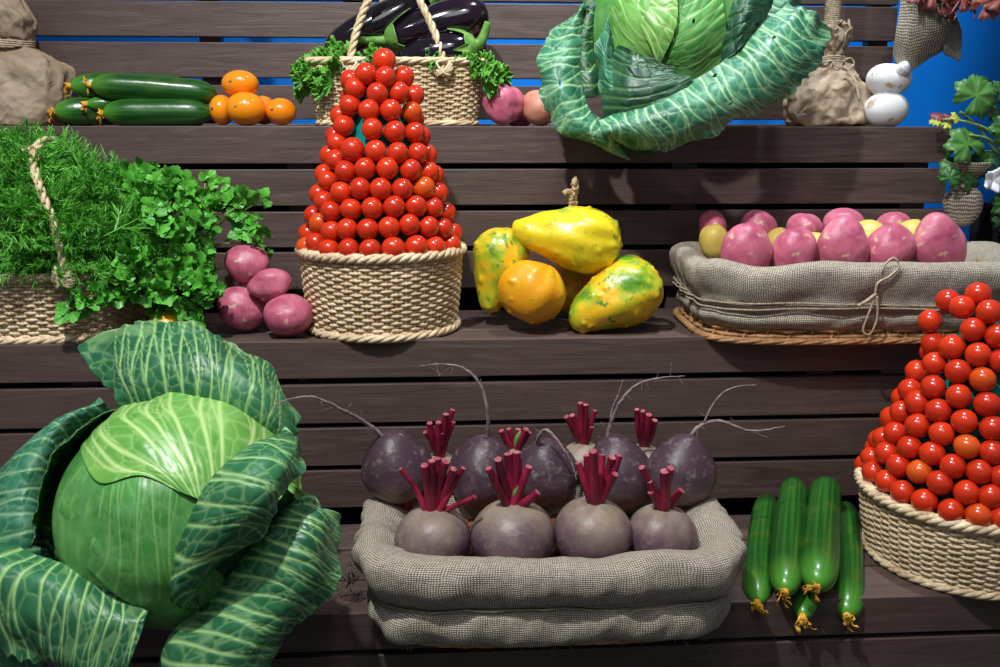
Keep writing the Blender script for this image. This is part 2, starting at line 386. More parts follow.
def lash(g, p, r=.018, n=5, tr=.003):
    for k in range(n):
        a = rng.uniform(-.9, .9); th = np.linspace(0, 2 * math.pi, 20, endpoint=False)
        P = np.stack([r * np.cos(th) * math.cos(a), r * .55 * np.sin(th) , r * np.cos(th) * math.sin(a) + r * .9 * np.sin(th) * .5], 1) + p
        V, F = tube(P, tr, 5, True); g.add(V, F)

# ------------------------------------------------ tomato pyramids
def lumpy(r, seed):
    V, F, uv = ball(r, r, r * .95, 18, 26); d = 1 + .02 * wav(V / r, .35, seed, 8)
    return V * d[:, None], F
tom_me = []
for k in range(5):
    V, F = lumpy(1, 40 + k); me = bpy.data.meshes.new('cherry_tomato')
    me.from_pydata(V.tolist(), [], F); me.polygons.foreach_set('use_smooth', [True] * len(me.polygons)); me.materials.append(TOMO if k == 4 else TOM); tom_me.append(me)
ordn = ['top', 'second', 'third', 'fourth', 'fifth', 'sixth', 'seventh', 'eighth', 'ninth', 'tenth', 'eleventh', 'twelfth']
def pyramid(cx, cy, zb, zt, Rb, pts, which, group, fill, nring, tsize):
    """cone surface through the tomato centres; pts are measured centres"""
    h = zt - zb; placed = []
    def conR(z): k = np.clip((zt - z) / h, 0, 1.1); return Rb * (.24 + .76 * k) * np.sqrt(np.clip(k / .07, 0, 1))
    for px, py, pr in pts:
        d = ray(px, py); t = np.linspace(.6, 2.2, 1600); P = CP + t[:, None] * d
        rad = np.hypot(P[:, 0] - cx, P[:, 1] - cy); f = rad - conR(P[:, 2])
        i = np.argmax(f < 0) if (f < 0).any() else np.argmin(f)
        p = P[i].copy(); dep = (p - CP) @ (-RC[:, 2]); r = pr * 1.06 / FPX * dep
        r = float(np.clip(r, tsize * .97, tsize * 1.22)); th0 = math.atan2(p[1] - cy, p[0] - cx); sg = 1 if p[0] > cx else -1; z0 = p[2]
        view = math.atan2(CP[1] - cy, CP[0] - cx); dv = abs((th0 - view + math.pi) % (2 * math.pi) - math.pi)
        gap = lambda p_: min([np.linalg.norm(p_ - q_[0]) / (r + q_[1]) for q_ in placed] + [9])
        if dv > 1.2 and (zt - z0) / h > .2:
            for kk in range(22):                            # slide round the cone until free of its neighbours
                th1 = th0 + (1 if ((th0 - view + math.pi) % (2 * math.pi) - math.pi) > 0 else -1) * .04 * kk
                p = np.array([cx + conR(z0) * math.cos(th1), cy + conR(z0) * math.sin(th1), z0])
                if gap(p) > .86: break
        if gap(p) < .66: continue
        placed.append([p, r])
    for q_ in placed:
        m_ = min([np.linalg.norm(q_[0] - o_[0]) - o_[1] for o_ in placed if o_ is not q_]); q_[1] = max(min(q_[1], m_ + .003), tsize * .98)
    n_lv = fill[0] * 3                                       # pack the sides the measured ones leave open
    for a in range(n_lv):
        z = zb + h * .93 * a / (n_lv - 1); rad = conR(z); m = max(6, int(2 * math.pi * rad / (tsize * .5)))
        for b in range(m):
            th = 2 * math.pi * b / m + .3 * a; p = np.array([cx + rad * math.cos(th), cy + rad * math.sin(th), z])
            if fill[1](th) and min(np.linalg.norm(p - q[0]) - q[1] for q in placed) > tsize * .84: placed.append([p, tsize * rng.uniform(.93, 1.0)])
    for p, r in placed:
        out = np.array([p[0] - cx, p[1] - cy, 0]); out /= np.linalg.norm(out) + 1e-9
        o = bpy.data.objects.new('cherry_tomato', tom_me[rng.choice(5, p=[.24, .24, .24, .22, .06])]); C.objects.link(o); o.location = p; o.scale = (r, r, r)
        o.rotation_euler = rng.uniform(-3, 3, 3)
        k = int(np.clip((zt - p[2]) / h * nring, 0, nring - 1)); side = (p[0] - cx) * .998 + (p[1] - cy) * .05
        w_ = conR(p[2]) + .005; q = side / w_
        pos = 'front' if abs(q) < .38 and p[1] < cy else ('left side' if q < 0 and p[1] < cy + .03 else ('right side' if p[1] < cy + .03 else 'back'))
        lab = f'shiny cherry tomato at the very tip of the {which} pyramid' if k == 0 and r and p[2] == max(x[0][2] for x in placed) else f'shiny cherry tomato on the {pos} of the {which} pyramid, {ordn[k]} ring from its tip'
        tag(o, lab, 'tomato', group)
def px_list(L, ox, oy, f): return [(ox + x / f, oy + y / f, r / f) for x, y, r in L]
LA = px_list([(524,88,64),(420,160,53),(530,178,58),(632,178,52),(365,240,45),(383,268,53),(485,270,60),(607,266,60),(690,280,45),(335,335,48),(345,362,52),(440,363,58),(560,364,58),(676,375,60),(725,410,50),(300,450,50),(345,463,57),(457,467,63),(582,482,60),(693,490,55),(755,505,50),(265,545,50),(347,582,65),(476,588,62),(600,600,60),(710,603,55),(785,608,48),(215,615,50),(255,640,50)], 290, 45, 5.556)
LB = px_list([(310,118,57),(418,103,55),(541,103,63),(670,113,60),(772,120,50),(830,140,48),(865,190,45),(195,135,45),(213,172,54),(285,235,54),(388,213,57),(504,218,60),(625,218,58),(743,210,62),(825,237,50),(885,270,50),(155,245,45),(190,285,55),(230,340,60),(340,330,60),(457,325,62),(577,315,60),(698,312,60),(795,322,50),(885,348,50),(935,378,45),(135,365,48),(165,408,48),(232,455,54),(317,440,55),(433,440,62),(551,432,58),(661,415,58),(770,430,62),(850,437,52),(925,460,48),(950,480,45),(80,465,45),(100,490,48),(145,518,55),(218,553,50),(325,552,60),(444,553,60),(575,550,68),(703,537,63),(805,538,48),(893,525,50)], 290, 150, 5.556)
bc = at(382, 254, 1.505); ZRIM = Z2 + .139
bk = thing('wicker_basket', 'round pale wicker basket under the tomato pyramid beside the squash', 'basket', (bc[0], 1.505, Z2))
wicker(bk, (bc[0], 1.505), Z2, ZRIM, .126, .126, .138, .138, 2, 52, 23, WICK, .0030, .0078, .15)
def foamcone(x, y, z0, z1, r, label):
    V, F, uv = lathe([(z0, r * .3), (z0, r), (z0 + (z1 - z0) * .5, r * .58), (z1 - .01, r * .16), (z1, r * .06), (z1 + .001, .001)], 40)
    V = V + np.array([x, y, 0]); tag(mesh('foam_cone', V, F, TEAL), label, 'foam cone')
ax1 = bc[0]; zt1 = at(383, 59, 1.5)[2]
foamcone(ax1, 1.505, ZRIM - .03, zt1 - .012, .122, 'teal foam cone showing between the tomatoes of the complete pyramid')
pyramid(ax1, 1.505, ZRIM + .012, zt1 + .004, .131, LA + LB, 'left', 'cherry tomatoes of the pyramid in the round basket on the middle shelf', (12, lambda th: math.sin(th) < .5), 11, .0186)
RA = px_list([(860,88,82),(672,130,72),(760,170,82),(930,198,82),(560,255,70),(650,270,85),(827,308,90),(985,350,82),(555,390,72),(697,417,83),(862,465,92),(1010,505,85),(480,462,55),(590,522,75),(735,570,85),(890,618,80),(405,560,55),(490,562,70),(355,620,50)], 840, 280, 6.23)
RB = px_list([(418,55,75),(580,45,85),(740,102,92),(915,150,85),(325,100,62),(482,140,75),(613,192,77),(773,258,92),(950,300,85),(295,230,60),(385,200,65),(483,285,80),(632,335,80),(790,415,95),(950,450,80),(255,280,50),(345,333,70),(435,420,73),(573,457,77),(702,537,78),(868,573,85),(1010,598,80),(225,370,50),(190,450,60),(290,455,68),(365,532,72),(493,570,78),(620,640,80),(107,520,55),(207,575,68)], 840, 380, 6.23)
RD = px_list([(295,195,65),(388,262,75),(525,318,80),(690,378,88),(862,410,80),(1015,420,80),(787,265,85),(940,290,75)], 840, 450, 6.23)
bc2 = at(966, 481, 1.205)
bk = thing('wicker_basket', 'round pale wicker basket under the tomato pyramid at the right, beside the cucumbers', 'basket', (bc2[0], 1.205, Z3))
wicker(bk, (bc2[0], 1.205), Z3, Z3 + .114, .130, .130, .150, .150, 2, 52, 23, WICK, .0030, .0078, .15)
zt2 = at(978, 300, 1.2)[2] + .01
foamcone(bc2[0], 1.205, Z3 + .09, zt2 - .012, .134, 'teal foam cone showing between the tomatoes of the pyramid at the right frame edge')
pyramid(bc2[0], 1.205, Z3 + .127, zt2 + .006, .146, RA + RB + RD, 'right', 'cherry tomatoes of the pyramid in the basket on the lower shelf', (13, lambda th: math.sin(th) < .45), 11, .0186)

# ------------------------------------------------ cabbages
def veins(Lu, Lv, U, V, n, seed, bend=0.0, w0=.0028, netd=.021, split=.55):
    g = np.random.default_rng(seed); x = U * Lu; best = np.zeros_like(U)
    def line(fx, wv, s=1.0, v0=0.0):
        nonlocal best
        d = np.abs(x - fx * Lu); k = np.clip(1.3 - d / np.maximum(wv, 1e-5), 0, 1) * s * (V >= v0)
        best = np.maximum(best, k)
    for i in range(n):
        u0 = (i + .5 + g.uniform(-.22, .22)) / n; ph = g.uniform(0, 6); b = bend * (u0 - .5) + g.uniform(-.03, .03)
        fx = u0 + b * V + .012 * np.sin(V * 7 + ph); wv = w0 * (1.05 - .65 * V)
        vs = split + g.uniform(-.22, .22); sp = g.uniform(.16, .34) / n * 2.2
        line(np.where(V < vs, fx, fx + sp * (V - vs)), wv)
        line(fx - sp * 1.3 * (V - vs), wv * .75, .8, vs)
        v2 = vs * g.uniform(.3, .7)
        if i % 2: line(fx + sp * 1.7 * (V - v2), wv * .45, .6, v2)
    m = max(20, int(Lu * Lv / netd ** 2)); Q = g.uniform(0, 1, (m, 2)) * [Lu, Lv]
    X = np.stack([x.ravel(), (V * Lv * .7).ravel()], 1).astype(np.float32); Q[:, 1] *= .7
    f1 = np.full(len(X), 9.0); f2 = np.full(len(X), 9.0)
    for q in Q:
        d = np.hypot(X[:, 0] - q[0], X[:, 1] - q[1]); nb = d < f1; f2 = np.where(nb, f1, np.minimum(f2, d)); f1 = np.where(nb, d, f1)
    e = (f2 - f1).reshape(U.shape); net = np.clip(1.2 - e / .0022, 0, 1) * .35
    return np.maximum(best, net), best, np.clip(e / netd, 0, 1)
def leaf(parent, name, mat, ctrl, nv=10, seed=1, bend=0.0, nu_=150, nv_=90, ruffle=.005, rag=.03, puff=.0022, holes=(), w0=.0029, vs=1.0, label=None, edge=(1, 1), thick=.0013, netd=.021, split=.55, vd=.0011):
    """ctrl rows run from the leaf's rib side (first) to its outer edge (last)"""
    G = np.array(ctrl, float)
    rows = crom(G, nv_); grid = crom(np.swapaxes(rows, 0, 1), nu_).swapaxes(0, 1)     # nv_ x nu_ x 3
    v = np.linspace(0, 1, nv_); u = np.linspace(0, 1, nu_); U, V = np.meshgrid(u, v)
    Lu = np.linalg.norm(np.diff(grid[nv_ // 2], axis=0), axis=1).sum(); Lv = np.linalg.norm(np.diff(grid[:, nu_ // 2], axis=0), axis=1).sum()
    g = np.random.default_rng(seed)
    rg = np.abs(wav(u[:, None] * Lu, 28, seed + 5, 8)) * rag + np.abs(wav(u[:, None] * Lu, 90, seed + 6, 6)) * rag * .35      # ragged outer edge
    Vp = V * (1 - rg[None] * V ** 2); idx = Vp * (nv_ - 1); i0 = np.minimum(idx.astype(int), nv_ - 2); f = (idx - i0)[..., None]
    J = np.arange(nu_)[None].repeat(nv_, 0); P = grid[i0, J] * (1 - f) + grid[i0 + 1, J] * f
    du = np.gradient(P, axis=1); dv = np.gradient(P, axis=0); Nn = np.cross(du, dv); Nn /= np.linalg.norm(Nn, axis=-1)[..., None] + 1e-12
    if (Nn.reshape(-1, 3).mean(0) @ (CP - P.reshape(-1, 3).mean(0))) < 0: Nn = -Nn
    vn, main, cell = veins(Lu, Lv, U, Vp, nv, seed, bend, w0, netd, split)
    ed = np.maximum.reduce([np.clip((V - .0) / 1, 0, 1) ** 8 * edge[0], (np.abs(U - .5) * 2) ** 14 * edge[1]])
    h = puff * cell - (vd if mat not in (HEADL, HEADM) else .0003) * main + ruffle * ed * wav(np.stack([U * Lu, V * Lv], -1), 16, seed + 2, 8) + .0028 * wav(P, 7, seed + 3)
    P = P + Nn * h[..., None]
    F = gridF(nv_, nu_)
    if holes:
        keep = []
        for k, fc in enumerate(F):
            r_, c_ = divmod(k, nu_ - 1); uu, vv = (c_ + .5) / (nu_ - 1), (r_ + .5) / (nv_ - 1)
            if not any(((uu - a) * Lu / rr) ** 2 + ((vv - b) * Lv / (rr * .6)) ** 2 < 1 for a, b, rr in holes): keep.append(fc)
        F = keep
    edg = np.clip((V - .985) / .015, 0, 1) * edge[0]
    o = mesh(name, P.reshape(-1, 3), F, mat, parent, True, None, {'vein': (vn * vs).ravel(), 'edge': edg.ravel()}, thick)
    if label: o['label'] = label
    return o
def rows(*rr): return [[at(*p) for p in r] for r in rr]
def head(parent, c, r, mat, seed):
    V, F, uv = ball(*r, 110, 150)
    U_, V_ = uv[:, 0], uv[:, 1]; Mx = frame((-.35, -.3, -.9)); W = V @ Mx.T if False else V
    vn, main, cell = veins(r[0] * 4, r[2] * 3, U_, V_, 26, seed, 0, .0022, .03)
    V = V * (1 + .006 * wav(V, 9, seed) + .012 * wav(V * np.array([1, 1, .35]), 14, seed + 1) * .5)[:, None]
    return mesh('head', V + c, F, mat, parent, True, None, {'vein': vn * .35, 'edge': np.zeros(len(V))})

# lower left cabbage
c1 = at(182, 512, 1.105); r1 = (.160, .150, c1[2] - Z3)
cab = thing('cabbage', 'huge green cabbage with widely spread outer leaves at the lower left', 'cabbage', (c1[0], c1[1], Z3))
head(cab, c1, r1, HEADM, 3)
def sph(c, r, *rr): return [[onball(x, y, c, r, k) for x, y, k in row] for row in rr]
leaf(cab, 'head_leaf', HEADL, sph(c1, r1,
     [(184, 494, 1.028), (192, 497, 1.03), (202, 502, 1.03), (220, 515, 1.035), (238, 528, 1.035), (250, 540, 1.03)],
     [(140, 475, 1.035), (168, 468, 1.045), (200, 466, 1.045), (232, 476, 1.045), (260, 495, 1.04), (276, 520, 1.03)],
     [(98, 482, 1.035), (136, 436, 1.05), (185, 424, 1.05), (240, 430, 1.05), (278, 460, 1.04), (300, 500, 1.03)],
     [(82, 455, 1.03), (112, 422, 1.05), (170, 405, 1.055), (235, 407, 1.055), (280, 435, 1.05), (308, 480, 1.03)],
     [(70, 430, 1.02), (100, 380, 1.06), (168, 345, 1.08), (240, 345, 1.08), (305, 385, 1.06), (330, 450, 1.02)]), 12, 21, 0, ruffle=.002, rag=.02, puff=.0012, w0=.0042, split=.5, edge=(1, .4), label='bright pale green leaf wrapping the top of the head')
leaf(cab, 'head_leaf', HEADM, sph(c1, r1,
     [(215, 620, 1.0), (150, 612, 1.0), (90, 570, 1.0), (52, 520, .99)],
     [(212, 585, 1.015), (150, 575, 1.02), (95, 545, 1.02), (62, 505, 1.01)],
     [(215, 540, 1.02), (150, 515, 1.025), (100, 490, 1.025), (66, 470, 1.015)],
     [(220, 480, 1.012), (160, 450, 1.012), (115, 435, 1.01), (84, 440, 1.0)]), 9, 22, -.3, ruffle=.001, rag=.0, puff=.001, vs=.5, w0=.0024)
leaf(cab, 'outer_leaf', LEAF, rows(
     [(140, 475, 1.19), (170, 470, 1.19), (200, 468, 1.19), (225, 470, 1.19), (245, 478, 1.18), (262, 488, 1.17)],
     [(122, 404, 1.17), (150, 402, 1.15), (190, 404, 1.13), (225, 412, 1.13), (258, 428, 1.13), (282, 446, 1.14)],
     [(98, 378, 1.20), (135, 362, 1.17), (185, 357, 1.15), (228, 370, 1.14), (266, 396, 1.14), (295, 436, 1.15)],
     [(76, 342, 1.27), (128, 325, 1.25), (180, 321, 1.23), (226, 337, 1.21), (268, 366, 1.19), (299, 418, 1.17)]), 13, 31, -.25, rag=.02, w0=.0028, vs=1, label='big fan shaped leaf standing up behind the head')
leaf(cab, 'outer_leaf', LEAFT, rows(
     [(112, 412, 1.21), (75, 440, 1.18), (58, 485, 1.14), (56, 530, 1.11), (62, 575, 1.09)],
     [(104, 402, 1.19), (60, 425, 1.15), (30, 475, 1.10), (22, 530, 1.06), (30, 590, 1.04)],
     [(98, 402, 1.20), (45, 427, 1.16), (2, 480, 1.12), (-18, 545, 1.07), (-15, 615, 1.03)],
     [(92, 406, 1.22), (38, 436, 1.20), (-28, 500, 1.17), (-60, 570, 1.10), (-50, 640, 1.04)]), 14, 41, 0, rag=.03, vs=.7, label='blue green leaf curling away at the left edge')
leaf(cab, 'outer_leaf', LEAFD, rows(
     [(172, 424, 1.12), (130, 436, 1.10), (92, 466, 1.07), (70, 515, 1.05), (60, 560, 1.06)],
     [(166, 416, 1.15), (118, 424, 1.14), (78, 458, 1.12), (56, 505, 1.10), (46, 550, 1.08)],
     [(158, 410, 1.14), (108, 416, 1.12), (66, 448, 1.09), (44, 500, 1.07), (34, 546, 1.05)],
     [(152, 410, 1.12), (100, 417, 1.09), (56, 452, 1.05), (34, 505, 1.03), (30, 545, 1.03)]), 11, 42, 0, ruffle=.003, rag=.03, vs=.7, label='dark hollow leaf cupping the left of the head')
leaf(cab, 'outer_leaf', LEAF, rows(
     [(15, 545, 1.02), (60, 562, 1.00), (100, 585, .98), (148, 612, .96)],
     [(-20, 560, .98), (45, 585, .955), (95, 615, .94), (143, 625, .935)],
     [(-35, 600, .97), (38, 630, .94), (85, 655, .93), (134, 655, .925)],
     [(-30, 650, .96), (45, 672, .945), (78, 700, .935), (118, 692, .93)]), 11, 43, 0, rag=.04, vs=1, label='broad leaf folded down towards the lower left')
leaf(cab, 'outer_leaf', LEAFT, rows(
     [(-30, 570, 1.06), (0, 590, 1.05), (40, 610, 1.04)], [(-40, 620, 1.02), (0, 640, 1.01), (45, 645, 1.0)],
     [(-40, 690, 1.0), (0, 700, .99), (50, 690, .99)]), 6, 44, vs=.4, label='pale leaf tucked into the bottom left corner')
leaf(cab, 'outer_leaf', LEAF, rows(
     [(205, 620, 1.00), (170, 600, .975), (182, 535, .955), (210, 482, .955), (250, 445, .985), (285, 436, 1.02)],
     [(200, 610, .975), (180, 590, .95), (205, 530, .92), (238, 480, .92), (270, 448, .96), (292, 433, 1.01)],
     [(190, 600, .965), (200, 580, .94), (236, 530, .91), (265, 492, .915), (288, 460, .955), (298, 437, 1.01)],
     [(168, 602, .965), (212, 568, .95), (264, 534, .93), (276, 505, .935), (294, 478, .965), (299, 446, 1.02)]), 13, 51, .1, rag=.025, vs=1, label='long leaf curled against the right of the head')
leaf(cab, 'outer_leaf', LEAFD, rows(  # shadow under the curled leaf, put into this leaf's darker green
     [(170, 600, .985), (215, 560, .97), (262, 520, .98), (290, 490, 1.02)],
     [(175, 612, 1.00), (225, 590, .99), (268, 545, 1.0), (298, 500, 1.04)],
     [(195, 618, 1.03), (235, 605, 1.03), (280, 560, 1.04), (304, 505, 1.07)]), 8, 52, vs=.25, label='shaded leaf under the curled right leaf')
leaf(cab, 'outer_leaf', HEADL, rows(
     [(256, 520, 1.06), (272, 500, 1.06), (285, 478, 1.07)], [(262, 530, 1.04), (282, 505, 1.04), (296, 486, 1.05)],
     [(266, 541, 1.05), (290, 512, 1.05), (306, 495, 1.07)]), 4, 53, vs=.6, nu_=50, nv_=40, label='small pale leaf rib between the right leaves')
leaf(cab, 'outer_leaf', LEAF, rows(
     [(150, 705, .96), (168, 640, .985), (212, 596, .99), (244, 548, 1.0), (272, 515, 1.02), (298, 497, 1.05)],
     [(172, 705, .92), (200, 650, .93), (240, 600, .94), (268, 555, .95), (292, 520, .98), (308, 496, 1.02)],
     [(210, 710, .91), (240, 655, .915), (278, 610, .925), (302, 570, .94), (318, 530, .97), (325, 506, 1.01)],
     [(250, 715, .93), (275, 660, .94), (305, 622, .95), (336, 594, .97), (334, 550, 1.0), (337, 522, 1.03)]), 17, 61, 0, rag=.03, vs=1, holes=((.965, .5, .006), (.93, .33, .006)), label='long leaf with small holes spreading to the lower right')

# top cabbage
c2 = at(672, 28, 1.655); r2 = (.172, .17, c2[2] - Z1)
cab = thing('cabbage', 'big green cabbage on the top shelf, outer leaves hanging over the edge', 'cabbage', (c2[0], c2[1], Z1))
head(cab, c2, r2, HEADM, 4)
leaf(cab, 'head_leaf', HEADL, sph(c2, r2,
     [(604, 30, 1.0), (618, -5, 1.0), (650, -45, 1.0)], [(622, 62, 1.015), (630, 20, 1.02), (655, -25, 1.02)],
     [(650, 84, 1.02), (650, 40, 1.03), (662, -10, 1.03)], [(674, 88, 1.02), (664, 45, 1.03), (670, 0, 1.03)]), 7, 71, .3, ruffle=.001, rag=.02, vs=.5)
leaf(cab, 'head_leaf', HEADL, sph(c2, r2,
     [(640, 28, 1.04), (648, 8, 1.045), (662, -30, 1.05)], [(650, 45, 1.05), (660, 18, 1.055), (672, -25, 1.06)],
     [(656, 62, 1.05), (667, 22, 1.055), (678, -20, 1.06)], [(658, 67, 1.04), (676, 30, 1.05), (677, -15, 1.05)]), 6, 72, .3, ruffle=.001, rag=.03, vs=1, nu_=90, nv_=60, label='bright yellow green leaf at the middle of the head')
leaf(cab, 'head_leaf', HEADM, sph(c2, r2,
     [(728, 60, 1.03), (724, 10, 1.035), (716, -40, 1.035)], [(700, 78, 1.03), (700, 30, 1.04), (700, -25, 1.04)],
     [(680, 80, 1.02), (682, 40, 1.03), (686, -10, 1.03)], [(664, 70, 1.015), (670, 50, 1.02), (680, -5, 1.02)]), 8, 73, .2, ruffle=.001, rag=.02, vs=.6, holes=((.62, .45, .004),))
leaf(cab, 'outer_leaf', LEAFT, rows(
     [(584, 2, 1.60), (586, 35, 1.585), (580, 72, 1.56), (588, 110, 1.54), (618, 128, 1.53)],
     [(583, 4, 1.58), (572, 38, 1.56), (568, 75, 1.525), (578, 118, 1.505), (618, 140, 1.50)],
     [(581, 8, 1.58), (558, 42, 1.56), (554, 78, 1.525), (568, 122, 1.505), (622, 150, 1.50)],
     [(579, 14, 1.60), (546, 36, 1.585), (540, 82, 1.55), (555, 130, 1.52), (632, 159, 1.51)]), 15, 81, 0, rag=.03, vs=1, holes=((.30, .66, .004), (.54, .55, .005)), label='blue green leaf hanging at the left with two holes')
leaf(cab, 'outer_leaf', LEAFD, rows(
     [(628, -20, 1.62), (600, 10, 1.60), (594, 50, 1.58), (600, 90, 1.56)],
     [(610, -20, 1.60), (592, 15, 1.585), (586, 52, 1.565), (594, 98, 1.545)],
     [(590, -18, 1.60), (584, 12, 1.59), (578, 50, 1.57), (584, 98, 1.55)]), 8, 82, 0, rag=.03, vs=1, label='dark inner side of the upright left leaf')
leaf(cab, 'outer_leaf', LEAFT, rows(
     [(614, 42, 1.54), (616, 70, 1.525), (630, 100, 1.51), (640, 118, 1.51)],
     [(610, 30, 1.53), (605, 65, 1.51), (615, 98, 1.50), (628, 118, 1.505)],
     [(606, 17, 1.55), (596, 50, 1.54), (602, 92, 1.53), (620, 122, 1.52)]), 7, 83, vs=.35, puff=.003, label='cupped leaf edge left of the head')
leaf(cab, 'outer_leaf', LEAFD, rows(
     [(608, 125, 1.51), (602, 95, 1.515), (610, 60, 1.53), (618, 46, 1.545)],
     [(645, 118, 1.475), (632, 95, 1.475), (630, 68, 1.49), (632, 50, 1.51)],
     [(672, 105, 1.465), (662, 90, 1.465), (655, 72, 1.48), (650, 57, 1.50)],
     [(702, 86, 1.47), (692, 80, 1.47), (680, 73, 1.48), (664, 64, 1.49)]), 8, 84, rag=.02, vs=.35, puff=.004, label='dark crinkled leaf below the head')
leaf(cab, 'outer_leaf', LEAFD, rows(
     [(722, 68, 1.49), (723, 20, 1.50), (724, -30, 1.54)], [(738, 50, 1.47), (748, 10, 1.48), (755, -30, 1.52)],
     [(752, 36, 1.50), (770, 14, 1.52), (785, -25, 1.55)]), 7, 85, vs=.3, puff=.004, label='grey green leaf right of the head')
leaf(cab, 'outer_leaf', LEAFT, rows(
     [(740, 30, 1.60), (765, -5, 1.61), (780, -30, 1.62)], [(765, 30, 1.58), (785, 5, 1.58), (800, -20, 1.6)], [(775, 35, 1.6), (792, 12, 1.6), (800, 0, 1.62)]), 6, 86, vs=.6, label='small leaf behind the upper right')
leaf(cab, 'outer_leaf', LEAFT, rows(
     [(598, 122, 1.50), (642, 102, 1.49), (690, 82, 1.47), (728, 58, 1.48), (756, 28, 1.50), (788, 3, 1.53)],
     [(602, 130, 1.475), (650, 118, 1.45), (702, 98, 1.43), (744, 72, 1.44), (776, 40, 1.46), (804, 6, 1.50)],
     [(606, 134, 1.48), (658, 134, 1.45), (714, 116, 1.43), (758, 92, 1.44), (796, 58, 1.46), (818, 16, 1.50)],
     [(612, 140, 1.50), (664, 150, 1.48), (722, 128, 1.46), (772, 106, 1.47), (820, 68, 1.49), (832, 30, 1.52)]), 22, 91, 0, nu_=240, rag=.03, vs=1, w0=.0028, holes=((.50, .10, .005), (.80, .3, .004), (.48, .62, .004)), label='broad veined leaf folded over the shelf edge at the front')
leaf(cab, 'outer_leaf', LEAFD, rows(  # shadow below the front leaf, built as a leaf in darker green
     [(600, 135, 1.53), (650, 140, 1.52), (700, 128, 1.52)], [(612, 145, 1.56), (655, 150, 1.56), (690, 135, 1.56)], [(630, 158, 1.58), (650, 152, 1.58), (662, 145, 1.58)]), 5, 92, vs=.3, nu_=60, nv_=40, label='underside of a leaf below the front leaf, painted dark with shade')

# ------------------------------------------------ burlap baskets
def burlap_basket(cx, cy, z0, a, b, hgt, label_b, label_c, tilt=0.0, seed=1, wk=(.84, .84, .80, .86), hem=0, crease=-.006, fr=.012):
    e = 4.6; n = 260
    T0 = np.array([cx, cy, z0])
    def T(P):
        ct, st = math.cos(tilt), math.sin(tilt); P = P - T0
        return np.stack([P[..., 0], P[..., 1] * ct - P[..., 2] * st, P[..., 1] * st + P[..., 2] * ct], -1) + T0
    bk = thing('wicker_basket', label_b, 'basket', tuple(T0))
    wicker(bk, (cx, cy), z0, z0 + hgt * .8, a * wk[0], b * wk[1], a * wk[3], b * wk[3], e, 60, 11, WICKB, .0036, .006, .1, tilt=tilt)
    H = hem; prof = crom([(-.050, .62), (-.044, .86), (-.030, 1.0), (-.008, 1.06), (.010, .98), (.014, .80), (.006, .60), (crease, .50), (.003, .42), (.010, .28 + H * .5), (.006, .12 + H), (-.006 + H * .03, .05 + H)], 60)
    s = np.arange(n) / n; P = supere(s, 1, 1, e); S, Tt = np.meshgrid(s, np.arange(60), indexing='xy')
    off = prof[:, 0][:, None] + .0028 * wav(np.stack([np.cos(S * 6.283) * 1.2, np.sin(S * 6.283) * 1.2, Tt / 60], -1), 3, seed, 16) + .0012 * wav(np.stack([np.cos(S * 6.283), np.sin(S * 6.283), Tt / 60 * .5], -1), 9, seed + 1, 14)
    lowv = prof[:, 1][:, None] + .045 * (wav(np.stack([np.cos(S * 6.283), np.sin(S * 6.283)], -1), 1.2, seed + 2, 8)) * np.clip(.35 - prof[:, 1][:, None], 0, 1) * 2 \
        + .035 * wav(np.stack([np.cos(S * 6.283), np.sin(S * 6.283)], -1), 1.6, seed + 9, 8) * (prof[:, 1][:, None] > .6)
    sc = .93 + .07 * np.clip(prof[:, 1], 0, 1)[:, None]
    V = np.stack([cx + P[:, 0][None] * (a * sc + off), cy + P[:, 1][None] * (b * sc + off), z0 + hgt * lowv], -1)
    per = 3.6 * (a + b); arc = np.r_[0, np.cumsum(np.linalg.norm(np.diff(V[:, 0], axis=0), axis=1))]
    uv = np.stack([S * per, np.repeat(arc[:, None], n, 1)], -1)
    cl = mesh('burlap_liner', T(V).reshape(-1, 3), gridF(60, n, True), BURL, None, True, uv.reshape(-1, 2), None, .003)
    tag(cl, label_c, 'burlap')
    # fringe of loose threads at the hem
    g = Geo()
    for k in range(150 if fr < .02 else 420):
        si = rng.integers(0, n); p = V[59, si]; q = p + np.array([rng.normal(0, .004), rng.normal(0, .004), -rng.uniform(.004, fr)])
        X, F = tube(T(np.array([p, (p + q) / 2 + rng.normal(0, .002, 3), q])), .0007, 4); g.add(X, F)
    g.build('fringe', BURL, cl)['kind'] = 'stuff'
    tw = thing('twine', 'thin twine tied round the burlap of the ' + ('beet' if seed == 1 else 'potato') + ' basket', 'twine', tuple(T0))
    g = Geo()
    for dz in (-.004, .004):
        zz = .52 * hgt + dz; i = np.argmin(np.abs(prof[:, 1] - .5)); Q = np.stack([cx + P[:, 0] * (a * .965 + off[i] + .0055), cy + P[:, 1] * (b * .965 + off[i] + .0055), np.full(n, z0 + zz) + .003 * np.sin(s * 25 + dz * 900)], -1)
        X, F = tube(T(Q), .0017, 6, True); g.add(X, F)
    g.build('loop', TWINE, tw)
    # soil
    m = 60; xs = np.linspace(-1, 1, m); X, Y = np.meshgrid(xs, xs); rr = (np.abs(X) ** 4 + np.abs(Y) ** 4) ** .25; inf = np.maximum(np.abs(X), np.abs(Y)) / np.maximum(rr, 1e-6)
    sx, sy = X * inf * (a - .048), Y * inf * (b - .048)
    V3 = np.stack([cx + sx, cy + sy, z0 + hgt * .72 + .004 * wav(np.stack([X, Y], -1), 7, 3, 16)], -1)
    so = mesh('potting_soil', T(V3).reshape(-1, 3), gridF(m, m), SOIL, None); tag(so, 'reddish brown crumbly soil filling the ' + ('beet' if seed == 1 else 'potato') + ' basket', 'soil', kind='stuff')
    return tw, T
bx = at(549, 590, 1.12)[0]
